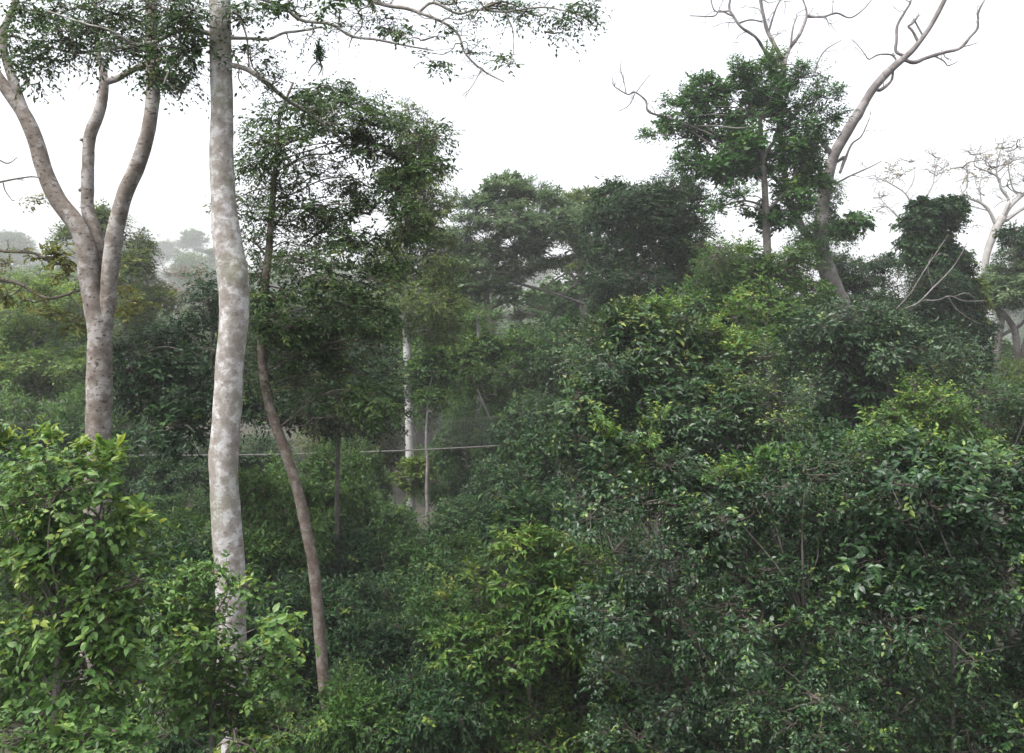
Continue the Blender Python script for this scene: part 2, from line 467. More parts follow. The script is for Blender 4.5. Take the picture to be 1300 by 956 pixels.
# =================================================================== sky, light, air
w = bpy.data.worlds.new('World'); scene.world = w; w.use_nodes = True
nt = w.node_tree; nt.nodes.clear()
sky = nt.nodes.new('ShaderNodeTexSky'); sky.sky_type = 'NISHITA'; sky.sun_disc = False
SUN = np.array([-.38, -.30, .90]); SUN /= np.linalg.norm(SUN)
sky.sun_elevation = float(math.asin(SUN[2])); sky.sun_rotation = float(math.atan2(SUN[0], SUN[1]))
sky.air_density = 1.0; sky.dust_density = 6.0; sky.ozone_density = 1.0
hs = nt.nodes.new('ShaderNodeHueSaturation'); hs.inputs['Saturation'].default_value = .22   # an even white overcast
bg = nt.nodes.new('ShaderNodeBackground'); bg.inputs['Strength'].default_value = .15
wo = nt.nodes.new('ShaderNodeOutputWorld')
nt.links.new(sky.outputs[0], hs.inputs['Color']); nt.links.new(hs.outputs[0], bg.inputs['Color']); nt.links.new(bg.outputs[0], wo.inputs['Surface'])
ld = bpy.data.lights.new('sun', 'SUN'); ld.energy = 1.5; ld.angle = R(14); ld.color = (1.0, .96, .90)
lo = bpy.data.objects.new('sun', ld); COL.objects.link(lo)
from mathutils import Vector
lo.rotation_euler = Vector(SUN).to_track_quat('Z', 'Y').to_euler(); lo.location = (0, 0, 80)

cd = bpy.data.cameras.new('camera'); cam = bpy.data.objects.new('camera', cd); COL.objects.link(cam)
cam.location = (0, 0, CZ); cam.rotation_euler = (R(90), 0, 0)
cd.sensor_width = 36; cd.lens = 36 * F / 1300; cd.shift_y = -(478 - HY) / 1300; cd.clip_start = .1; cd.clip_end = 3000
scene.camera = cam
scene.view_settings.view_transform = 'Standard'; scene.view_settings.look = 'None'
scene.view_settings.exposure = 1.6; scene.view_settings.gamma = 1; scene.view_settings.use_curve_mapping = False
scene.render.engine = 'CYCLES'
cy = scene.cycles
cy.max_bounces = 7; cy.diffuse_bounces = 2; cy.glossy_bounces = 2; cy.transmission_bounces = 4; cy.volume_bounces = 2; cy.transparent_max_bounces = 4
cy.use_denoising = True; cy.caustics_reflective = False; cy.caustics_refractive = False
cy.sample_clamp_indirect = 6

# =================================================================== ground
xs = np.linspace(-640, 640, 193); ys = np.linspace(-80, 960, 209)
X, Yg = np.meshgrid(xs, ys); Z = ground_z(X, Yg)
nx = len(xs); i, j = np.meshgrid(np.arange(len(ys) - 1), np.arange(nx - 1), indexing='ij'); b = (i * nx + j).ravel()
ga = Acc(); ga.add(np.stack([X, Yg, Z], -1).reshape(-1, 3), np.stack([b, b + 1, b + nx + 1, b + nx], -1))
g = ga.build('ground', plain_mat('forest_floor', (.022, .021, .011), .95, .5, .6), smooth=True); tag(g, kind='structure')

hm = bpy.data.materials.new('haze_air'); hm.use_nodes = True; hn = hm.node_tree; hn.nodes.clear()
pv = hn.nodes.new('ShaderNodeVolumePrincipled'); pv.inputs['Color'].default_value = (.93, .95, .97, 1); pv.inputs['Density'].default_value = .00055
pv.inputs['Anisotropy'].default_value = .1
ho = hn.nodes.new('ShaderNodeOutputMaterial'); hn.links.new(pv.outputs[0], ho.inputs['Volume'])
zlo, zhi = float(Z.min()) - 1.5, 100.0
ha = Acc(); V = [(sx, sy, sz) for sz in (zlo, zhi) for sy in (-84, 964) for sx in (-644, 644)]
ha.add(V, [(0, 2, 3, 1), (4, 5, 7, 6), (0, 1, 5, 4), (2, 6, 7, 3), (0, 4, 6, 2), (1, 3, 7, 5)])
h = ha.build('haze', hm); tag(h, kind='stuff')

# =================================================================== the two big pale trunks in front
fineleaf = dict(full=1.0, leaf=.068, asp=.5, cr=.30, k=1.55, ns=7, nl=7, droop=.35, flat=.45, up=.05, twig=.0045, young=.03, base=.34, var=.1, shell=.95, lens=1.25, hang=.3, wild=.25)
tree('pale_barked_tree', 'tall pale grey tree with a single thick blotchy trunk before dark leafy crowns', 'tree', 15,
     [(295, 960, 42), (295, 880, 40), (293, 805, 37), (293, 760, 37), (291, 700, 38), (287, 650, 38), (285, 610, 35), (286, 560, 35), (289, 500, 34), (292, 450, 36),
      (297, 400, 37), (296, 360, 38), (289, 310, 36), (284, 260, 32), (282, 200, 30), (282, 130, 27), (280, 60, 27), (279, 0, 27), (279, -70, 25), (281, -170, 20)],
     [(372, 122, 16, 9, .4), (398, 140, 20, 10, 1.2), (420, 160, 20, 10, 1.8), (350, 104, 12, 8), (20, 12, 30, 16), (100, 8, 50, 14), (170, 70, 30, 12), (130, 60, 30, 14), (190, 10, 40, 18), (240, 90, 16, 16), (430, 0, 40, 8), (580, 4, 40, 8), (340, 75, 14, 8), (420, 30, 18, 8), (500, 24, 18, 10), (12, 45, 22, 22), (60, 22, 45, 20), (110, 42, 45, 22), (150, 18, 45, 22), (190, 45, 40, 22), (228, 22, 35, 26), (230, 62, 32, 20), (210, 100, 18, 16), (60, 75, 45, 14), (30, 95, 20, 16), (215, 0, 55, 16),
      (248, 48, 18, 26), (160, 62, 40, 14), (85, 50, 40, 18), (310, 30, 22, 25), (345, 12, 26, 12), (318, 75, 14, 22), (455, 16, 30, 18), (476, 36, 22, 12), (535, 52, 26, 9), (592, 68, 20, 10), (615, 10, 46, 14), (668, 14, 36, 12),
      (648, 82, 14, 10, 1.2), (725, 8, 34, 15), (752, 30, 14, 16), (690, 40, 24, 7), (545, 78, 14, 12), (375, 12, 20, 8), (508, 48, 14, 9), (400, 40, 16, 8)],
     11, 'dull', 'pale', nseg=32, rough=.026, auto=False, flare=1.5, limb_scale=.78, twigs=(2.2, .5),
     knots=[(.62, 2.6, .3, .012), (.40, 0.3, .12, .02), (.47, 3.4, .12, .02), (.30, 1.4, .14, .02), (.75, 1.0, .10, .012), (.24, 3.0, .12, .02), (.54, 4.6, .1, .02)],
     limbs=[[(282, 44, 9), (265, 42, 9), (240, 36, 8), (222, 42, 7), (200, 54, 6.5), (170, 58, 6), (130, 62, 5.5), (95, 66, 5, .3), (60, 60, 4, .5), (15, 64, 3, .7)],
            [(170, 58, 5), (140, 40, 4, -.3), (110, 28, 3, -.5), (60, 14, 2.5, -.6)],
            [(240, 36, 5), (215, 15, 4, .3), (180, 0, 3, .5), (140, -12, 3, .6)],
            [(222, 42, 4), (232, 66, 3.5, -.2), (214, 88, 3, -.4), (208, 106, 2, -.4)],
            [(290, 82, 9), (315, 90, 8), (340, 105, 7.5), (365, 124, 6.4, .8), (392, 146, 5, 1.6), (420, 168, 3.6, 2.4), (446, 184, 2, 3.0), (470, 200, 1, 3.4)],
            [(290, 48, 6), (318, 50, 5), (340, 52, 5), (360, 42, 4.5), (378, 36, 4), (408, 34, 3.5)],
            [(285, -12, 8), (330, -2, 6.5), (360, 14, 6), (380, 24, 5.5), (420, 33, 5), (450, 44, 4.5), (478, 50, 4), (520, 62, 3), (550, 64, 2)],
            [(285, -60, 9), (400, -30, 7.5), (480, 0, 7), (510, 10, 6.5), (532, 15, 6), (560, 27, 4.5), (580, 42, 4), (592, 66, 3.5), (612, 88, 3), (640, 104, 2)],
            [(532, 15, 5), (548, 8, 5), (580, 18, 4.5), (605, 12, 4), (640, 14, 3.5), (690, 8, 3), (735, 16, 2.5), (755, 34, 1.5)],
            [(640, 14, 2.5), (650, 40, 1.8), (652, 70, 1.5), (640, 88, 1)],
            [(285, 20, 5), (300, 20, 4), (312, 45, 3), (315, 80, 2.5), (322, 96, 2), (330, 92, 1.5)],
            [(360, 14, 3), (372, -6, 2.5), (390, -20, 2)], [(450, 44, 2.5), (462, 30, 2), (458, 10, 1.5)], [(345, 107, 2), (350, 96, 1.6), (336, 98, 1.4), (326, 102, 1)],
            [(292, 60, 3), (303, 80, 2.4), (304, 104, 2), (318, 120, 1.2)]],
     **fineleaf)

tree('forked_tree', 'grey brown tree at far left whose trunk forks into three bare leaning limbs', 'tree', 19,
     [(122, 960, 40), (122, 740, 36), (124, 580, 32), (126, 500, 31), (127, 440, 30), (124, 405, 28), (116, 370, 25), (112, 340, 24), (108, 310, 24), (95, 283, 23), (72, 252, 22), (56, 217, 20), (46, 180, 19),
      (31, 146, 18), (12, 118, 16), (-10, 88, 15), (-40, 40, 13), (-70, -30, 11)],
     [(-60, -60, 60, 30), (110, -70, 60, 30), (200, -75, 60, 30)], 12, 'mid', 'fork', nseg=22, rough=.03, auto=False,
     knots=[(.33, 4.4, .15, .015), (.45, 1.2, .1, .02)],
     limbs=[[(126, 440, 22, .05), (134, 400, 21), (138, 365, 21), (143, 320, 21), (149, 283, 21), (160, 243, 20), (177, 203, 19), (189, 160, 18), (194, 120, 17), (194, 80, 16.5), (192, 40, 15), (193, -20, 14), (200, -80, 9)],
            [(120, 385, 17, .2), (126, 345, 17, .25), (124, 312, 18, .2), (118, 288, 18, .2), (111, 266, 16.5, .2), (111, 235, 15, .2), (112, 200, 15, .2), (115, 170, 15.5, .2), (126, 143, 14, .2), (132, 110, 12.5, .2), (130, 88, 9, .2), (124, 66, 7, .2), (122, 30, 5, .2), (118, -50, 3, .2)],
            [(133, 104, 9, .2), (148, 100, 8, .2), (165, 91, 7.5, .1), (182, 83, 7, .0), (210, 76, 5, -.2), (240, 66, 3, -.4)],
            [(34, 150, 12), (18, 105, 12), (6, 70, 10), (4, 42, 9), (14, 16, 8), (24, -12, 7), (30, -60, 4)],
            [(106, 181, 4, .15), (111, 166, 5, .2)], [(100, 242, 4, .15), (108, 238, 7, .2)], [(102, 177, 4, .1), (108, 178, 4, .2)]],
     extra=[('leaf_tuft', [(206, 104, 15, 12), (212, 96, 12, 9), (226, 118, 12, 8), (195, 100, 8, 14)], 'mid', dict(leaf=.085, cr=.22, k=1.2, ns=8, nl=7, young=.05, twig=.004, shell=.8))],
     **{**fineleaf, 'k': .5})

nb = empty('hanging_epiphyte', at(405, 60, 15), 'small dark tuft of hanging plant with trailing roots below a thin branch', 'plant')
a = Acc(); rng = np.random.default_rng(3); o0 = at(405, 60, 15)
n = 220; B = at(405, 70, 15) + rng.normal(0, 1, (n, 3)) * np.array([.028, .028, .075]); leaf_geo(a, rng, B, rng.normal(0, .5, (n, 3)) + np.array([0, 0, .7]), rng.normal(0, 1, (n, 3)), rng.uniform(.06, .13, n), rng.uniform(.015, .03, n), rng.uniform(0, .5, n))
a.build('tuft', LF['dark'], nb, o0)
for q in ([(404, 70, 3), (402, 78, 2.2), (396, 84, 1.8), (391, 93, 1)], [(406, 72, 3), (407, 80, 2.4), (408, 88, 2), (404, 96, 1)], [(405, 56, 1.4), (405, 66, 2)], [(406, 78, 1.6), (410, 86, 1.3), (409, 97, .8)]):
    a = Acc(); p_, r_ = path_px(q, 15); tube(a, p_, r_, 5); a.build('root', BK['twig'], nb, o0, smooth=True)

# yellow leaved neighbour reaching in from the left edge
tree('yellowing_tree', 'tree with flat tiers of yellowing leaves reaching in from the left edge', 'tree', 24,
     [(-75, 700, 22), (-80, 480, 18), (-78, 380, 15), (-76, 300, 12), (-70, 200, 8)],
     [(70, 326, 24, 5), (128, 333, 12, 6), (105, 318, 14, 5), (8, 334, 14, 4), (28, 318, 14, 3), (150, 360, 14, 7), (165, 382, 16, 7), (148, 392, 12, 6), (92, 408, 18, 6), (60, 398, 18, 5), (8, 368, 10, 6), (38, 382, 20, 5), (110, 385, 14, 5), (55, 252, 8, 3), (88, 348, 18, 4)],
     13, 'yellow', 'twig', auto=False, nseg=10, twigs=(1.2, .5), limb_scale=.85,
     limbs=[[(-78, 330, 9), (-30, 316, 6.5), (10, 320, 5), (44, 322, 4.5), (66, 333, 4), (96, 338, 3), (130, 336, 2)], [(-78, 370, 9), (-30, 352, 7), (8, 356, 6), (28, 361, 5.5), (44, 372, 5), (62, 378, 4.5), (86, 373, 4), (104, 370, 3.5), (135, 372, 2.5), (160, 384, 1.8)],
            [(-76, 260, 6), (-20, 238, 4), (5, 230, 3), (40, 225, 2), (56, 228, 1.5)], [(4, 232, 2.2), (8, 244, 1.6), (16, 255, 1.2)], [(86, 373, 3), (98, 386, 2), (104, 400, 1.5), (92, 410, 1.2)], [(30, 362, 3), (18, 372, 2), (5, 374, 1.5)],
            [(-76, 220, 5), (-20, 200, 3), (10, 208, 2), (22, 200, 1.2)]],
     leaf=.13, asp=.45, cr=.28, k=1.0, ns=6, nl=7, droop=.2, flat=.25, up=0, twig=.006, young=.1, base=.4, var=.2, shell=.8, lens=1.2, hang=.1)

# =================================================================== leaning thin trunk with the big open crown
openleaf = dict(leaf=.085, asp=.46, cr=.36, k=1.3, ns=13, nl=8, droop=.3, flat=.5, up=.05, twig=.005, young=.06, base=.38, var=.13, shell=.75, lens=1.1, hang=.25, wild=.2)
tree('leaning_tree', 'slim brown trunk leaning left under a tall open crown, right of the pale trunk', 'tree', 18,
     [(432, 1000, 20), (421, 920, 17.5), (411, 865, 15.5), (405, 790, 14.5), (398, 720, 14), (390, 680, 14), (380, 630, 13.5), (365, 580, 13), (350, 540, 13), (341, 510, 12.5), (334, 470, 11.5), (333, 420, 11), (336, 370, 10), (341, 320, 9), (345, 270, 8), (350, 210, 6), (355, 150, 4), (372, 105, 3)],
     [(402, 112, 30, 18), (385, 135, 34, 16), (440, 135, 36, 22), (475, 158, 34, 20), (520, 165, 26, 16), (545, 178, 12, 10), (500, 195, 34, 20), (450, 185, 34, 22), (532, 212, 20, 18), (345, 150, 24, 14), (330, 180, 26, 12), (360, 185, 30, 16), (315, 200, 14, 14), (345, 212, 36, 13), (398, 170, 28, 16), (400, 222, 38, 18), (455, 232, 38, 22), (505, 240, 28, 24),
      (330, 240, 30, 13), (365, 250, 36, 15), (320, 270, 24, 12), (415, 262, 40, 18), (470, 272, 36, 20), (515, 285, 24, 20), (350, 285, 40, 15), (400, 298, 40, 18), (455, 310, 40, 20), (498, 322, 28, 20), (322, 310, 26, 13), (325, 345, 32, 15), (370, 330, 44, 18), (420, 345, 44, 20), (475, 355, 36, 22), (340, 375, 38, 18), (395, 378, 46, 20), (450, 390, 42, 22), (495, 395, 28, 20), (325, 410, 30, 16),
      (370, 415, 46, 20), (425, 428, 46, 20), (480, 432, 34, 20), (340, 445, 38, 18), (395, 455, 46, 20), (450, 468, 40, 20), (335, 478, 30, 16), (380, 490, 42, 18), (430, 505, 40, 18), (475, 500, 28, 18), (400, 530, 34, 12)],
     14, 'dull', 'brown', shrink=.93, nseg=16, rough=.03, thick=.3, bdep=1.25,
     limbs=[[(318, 300, 2), (342, 330, 3.5)], [(336, 470, 4), (355, 462, 3), (400, 440, 2.5), (450, 430, 2)]], **openleaf)

darkleaf = dict(leaf=.11, asp=.5, cr=.5, k=1.8, ns=16, nl=8, droop=.25, flat=.6, up=.1, twig=.006, young=.02, base=.26, var=.12, shell=.55, hang=.2, wild=.12)
tree('dark_leafy_tree', 'dark bushy tree spreading behind the pale trunk, between the forked trunk and the leaning trunk', 'tree', 25,
     [(275, 800, 12), (275, 620, 10), (272, 520, 8), (268, 440, 6)],
     [(252, 362, 12, 12), (268, 390, 22, 22), (300, 400, 30, 30), (240, 425, 34, 22), (200, 440, 30, 20), (172, 452, 26, 20), (160, 475, 20, 20), (205, 475, 45, 25), (260, 465, 50, 32), (310, 460, 40, 40), (180, 510, 34, 22), (235, 510, 46, 22), (290, 510, 36, 24), (222, 540, 40, 14, -1), (320, 520, 30, 22)],
     15, 'dark', 'grey', thick=.7, limbs=[[(262, 560, 5), (232, 532, 4), (195, 528, 4), (180, 505, 3)], [(196, 528, 3.5), (222, 515, 3), (235, 500, 2)]], **darkleaf)
tree('shaded_tree', 'dense dark tree low behind the leaning trunk, left of the slender white trunk', 'tree', 29,
     [(428, 760, 6), (428, 620, 5.5), (430, 540, 5)],
     [(360, 450, 40, 30), (420, 440, 50, 30), (470, 450, 30, 34), (345, 500, 40, 26), (400, 500, 50, 32), (455, 500, 44, 34), (490, 480, 22, 34), (380, 535, 36, 16), (440, 540, 40, 18), (484, 525, 22, 22)],
     16, 'dark', 'grey', thick=.6, **{**darkleaf, 'leaf': .11, 'cr': .6})

# =================================================================== the valley: white stems
tree('white_stemmed_tree', 'slender white trunk wearing a narrow yellow green crown in mid valley', 'tree', 44,
     [(523, 700, 12), (522, 660, 11.5), (521, 620, 11), (520, 560, 10.5), (519, 520, 10), (517, 450, 10), (515, 390, 9.5), (513, 320, 7), (514, 240, 5), (516, 180, 3)],
     [(520, 150, 18, 22), (530, 180, 26, 26), (515, 215, 26, 24), (540, 230, 24, 26), (525, 262, 32, 26), (552, 275, 22, 22), (520, 300, 32, 26), (545, 318, 30, 26), (528, 345, 34, 24), (560, 355, 24, 20), (508, 370, 24, 20), (540, 385, 34, 20), (570, 395, 26, 20), (495, 335, 18, 18), (555, 420, 26, 18)],
     17, 'olive', 'white', nseg=14, rough=.03, thick=.5, auto=True,
     extra=[('climber', [(526, 600, 13, 16), (530, 585, 10, 12), (523, 620, 8, 10), (520, 470, 7, 20), (519, 415, 8, 14)], 'olive', dict(leaf=.14, cr=.35, k=1.4, ns=14, nl=7, twig=0, base=.4))],
     leaf=.16, asp=.42, cr=.6, k=1.7, ns=16, nl=8, droop=.4, flat=.6, up=0, twig=.008, young=.06, base=.42, var=.14, shell=.6, hang=.4)
tree('thin_grey_tree', 'thin crooked pale stem close right of the slender white trunk', 'tree', 43,
     [(543, 720, 7), (543, 655, 5), (541.5, 620, 4.6), (543, 590, 4.4), (541, 560, 3.6), (543, 520, 2.6), (546, 490, 1.6), (552, 470, .8)],
     [(550, 468, 22, 16), (562, 500, 22, 14), (538, 490, 16, 14), (548, 510, 18, 10)], 18, 'mid', 'dead', nseg=8, rough=.08,
     leaf=.15, cr=.45, k=1.7, ns=14, nl=8, base=.42, twig=.008)
tree('pale_stemmed_tree', 'pale mottled stem under a loose green crown, beneath the horizontal bare branch', 'tree', 50,
     [(606, 680, 9), (606, 600, 8), (607, 540, 7.5), (609, 480, 7), (608, 440, 6), (607, 400, 4)],
     [(590, 450, 26, 20), (640, 470, 34, 24), (610, 490, 30, 18), (670, 470, 34, 26), (580, 480, 30, 20), (650, 500, 44, 22), (690, 500, 30, 30), (620, 440, 24, 18), (660, 440, 34, 16), (600, 410, 20, 16)],
     19, 'mid', 'white', nseg=10, rough=.05, leaf=.19, asp=.42, cr=.7, k=1.6, ns=15, nl=8, base=.42, twig=.009, droop=.35, hang=.3, shell=.7)
dp = empty('dead_pole', at(612, 505, 46), 'bare grey dead stem slanting across the shade beside the pale mottled stem', 'dead branch')
a = Acc(); p_, r_ = path_px([(606, 495, 3), (614, 514, 3.6), (624, 536, 3.6), (635, 558, 3.4)], 46); tube(a, p_, r_, 7, rough=.05)
p2, r2 = path_px([(613, 512, 2), (606, 524, 1.6), (600, 540, 1.2)], 46); tube(a, p2, r2, 5)
a.build('stem', BK['dead'], dp, at(612, 505, 46), smooth=True)

# =================================================================== skyline, middle
feather = dict(leaf=.24, asp=.36, cr=.7, k=1.15, ns=17, nl=8, droop=.3, flat=.45, up=.25, twig=.012, young=.04, base=.38, var=.13, shell=.65, hang=.1, wild=.1)
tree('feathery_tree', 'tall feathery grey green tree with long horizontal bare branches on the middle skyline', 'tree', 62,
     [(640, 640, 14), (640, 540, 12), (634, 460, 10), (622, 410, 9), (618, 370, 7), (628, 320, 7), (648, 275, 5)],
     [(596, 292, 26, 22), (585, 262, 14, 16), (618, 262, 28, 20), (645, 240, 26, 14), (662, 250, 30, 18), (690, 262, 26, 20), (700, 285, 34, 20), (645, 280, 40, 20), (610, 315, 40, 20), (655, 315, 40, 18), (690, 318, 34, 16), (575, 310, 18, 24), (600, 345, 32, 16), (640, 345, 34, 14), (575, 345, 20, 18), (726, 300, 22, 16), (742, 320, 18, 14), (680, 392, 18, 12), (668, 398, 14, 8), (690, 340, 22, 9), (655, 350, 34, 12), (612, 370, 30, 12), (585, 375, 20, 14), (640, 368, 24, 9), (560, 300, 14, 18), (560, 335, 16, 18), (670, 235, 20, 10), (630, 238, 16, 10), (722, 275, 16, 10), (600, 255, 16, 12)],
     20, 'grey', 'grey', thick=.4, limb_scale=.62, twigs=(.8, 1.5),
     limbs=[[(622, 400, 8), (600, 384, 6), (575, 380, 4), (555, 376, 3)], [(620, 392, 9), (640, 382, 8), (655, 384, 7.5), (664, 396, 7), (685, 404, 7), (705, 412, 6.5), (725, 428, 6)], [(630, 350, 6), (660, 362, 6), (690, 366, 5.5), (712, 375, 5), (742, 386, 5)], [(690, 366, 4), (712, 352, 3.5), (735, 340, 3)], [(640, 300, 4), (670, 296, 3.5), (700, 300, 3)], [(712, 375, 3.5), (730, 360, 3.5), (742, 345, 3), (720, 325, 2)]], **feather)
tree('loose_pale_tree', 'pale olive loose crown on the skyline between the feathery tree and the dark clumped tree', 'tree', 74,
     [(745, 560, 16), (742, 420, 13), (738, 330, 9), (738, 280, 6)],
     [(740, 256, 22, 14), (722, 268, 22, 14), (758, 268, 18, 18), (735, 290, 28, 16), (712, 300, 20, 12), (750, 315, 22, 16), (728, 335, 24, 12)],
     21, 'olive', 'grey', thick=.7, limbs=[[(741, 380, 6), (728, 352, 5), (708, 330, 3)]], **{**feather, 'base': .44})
tree('dark_clumped_tree', 'dark dense tree with two rounded tops left of the leaning dead trunk', 'tree', 48,
     [(880, 520, 12), (880, 420, 10), (876, 360, 8), (872, 310, 6), (868, 260, 4)],
     [(783, 248, 22, 16), (795, 275, 36, 26), (770, 285, 24, 26), (845, 240, 28, 18), (838, 268, 34, 26), (868, 258, 20, 26), (875, 290, 18, 24), (780, 320, 38, 26), (830, 310, 40, 30), (866, 325, 24, 24), (772, 355, 32, 26), (812, 350, 40, 26), (850, 360, 32, 26), (790, 382, 32, 18), (834, 388, 34, 18), (880, 350, 14, 22)],
     22, 'dark', 'grey', thick=.6, limbs=[[(848, 430, 6), (838, 390, 5), (842, 350, 5), (828, 320, 4)], [(840, 400, 5), (815, 365, 4), (800, 330, 3)], [(862, 300, 2), (860, 270, 2), (868, 245, 1.5)]],
     leaf=.17, asp=.55, cr=.6, k=1.8, ns=18, nl=8, base=.30, var=.12, twig=.009, young=.02, shell=.5, hang=.25, flat=.6, wild=.08)
tree('hillside_tree', 'mid green tree under the leaning dead trunk, right of the dark clumped tree', 'tree', 39,
     [(935, 560, 14), (935, 440, 11), (930, 380, 8)],
     [(905, 325, 24, 24), (930, 320, 24, 18), (915, 355, 34, 26), (955, 345, 30, 26), (985, 350, 32, 30), (1010, 335, 24, 24), (940, 385, 44, 26), (990, 390, 40, 26), (890, 385, 24, 26), (1025, 375, 20, 24), (975, 425, 40, 24), (930, 425, 34, 20), (1010, 425, 30, 22)],
     23, 'mid', 'grey', thick=.6, leaf=.16, asp=.48, cr=.6, k=1.7, ns=16, nl=8, base=.36, twig=.009, shell=.55)
tree('layered_tree', 'dark tree with flat layered boughs just right of the leaning dead trunk', 'tree', 54,
     [(1100, 540, 13), (1095, 430, 11), (1088, 370, 8)],
     [(1075, 335, 24, 9), (1108, 330, 26, 8), (1125, 338, 20, 8), (1085, 355, 30, 12), (1120, 362, 24, 9), (1070, 372, 26, 16), (1100, 388, 34, 18), (1050, 340, 14, 12)],
     24, 'dark', 'grey', thick=.6, leaf=.17, asp=.5, cr=.6, k=1.7, ns=16, nl=8, base=.33, twig=.009, flat=.35)

# =================================================================== the tall crown and the dead leaning tree
tree('broad_crowned_tree', 'tall green tree with a broad ragged crown rising highest on the right skyline', 'tree', 42,
     [(980, 520, 14), (978, 420, 12), (975, 340, 10), (973, 290, 9.5), (971, 240, 8), (968, 200, 7), (965, 150, 5)],
     [(985, 84, 26, 14), (945, 92, 30, 16), (1015, 98, 30, 18), (905, 112, 26, 16), (975, 115, 40, 22), (1045, 122, 18, 22), (870, 132, 26, 16), (925, 140, 38, 20), (990, 148, 42, 24), (1040, 155, 22, 20), (842, 158, 18, 10), (835, 172, 14, 6), (888, 172, 30, 16), (945, 180, 38, 18), (1005, 190, 38, 24), (875, 205, 24, 14), (920, 215, 34, 14), (968, 222, 34, 18), (1015, 232, 28, 26), (935, 250, 26, 12), (1000, 265, 28, 18), (905, 262, 16, 8), (975, 275, 24, 10), (1028, 200, 16, 30), (860, 145, 20, 12)],
     25, 'crown', 'grey', thick=.6, nseg=12, limbs=[[(968, 200, 5), (990, 170, 4), (1015, 140, 3.5), (1030, 120, 2)], [(970, 230, 5), (945, 200, 4), (905, 185, 3), (870, 160, 2.5)], [(972, 270, 4), (1000, 240, 4), (1012, 215, 3)], [(972, 262, 3), (945, 255, 2.5), (915, 262, 2)]],
     shrink=.88, leaf=.16, asp=.5, cr=.46, k=1.15, ns=15, nl=8, base=.42, var=.12, twig=.008, young=.05, shell=.75, hang=.05, up=.3, flat=.7, wild=.35, lens=1.25)
vine = dict(leaf=.15, asp=.5, cr=.5, k=1.3, ns=16, nl=8, base=.42, twig=.007, droop=.5, hang=.4, shell=.6)
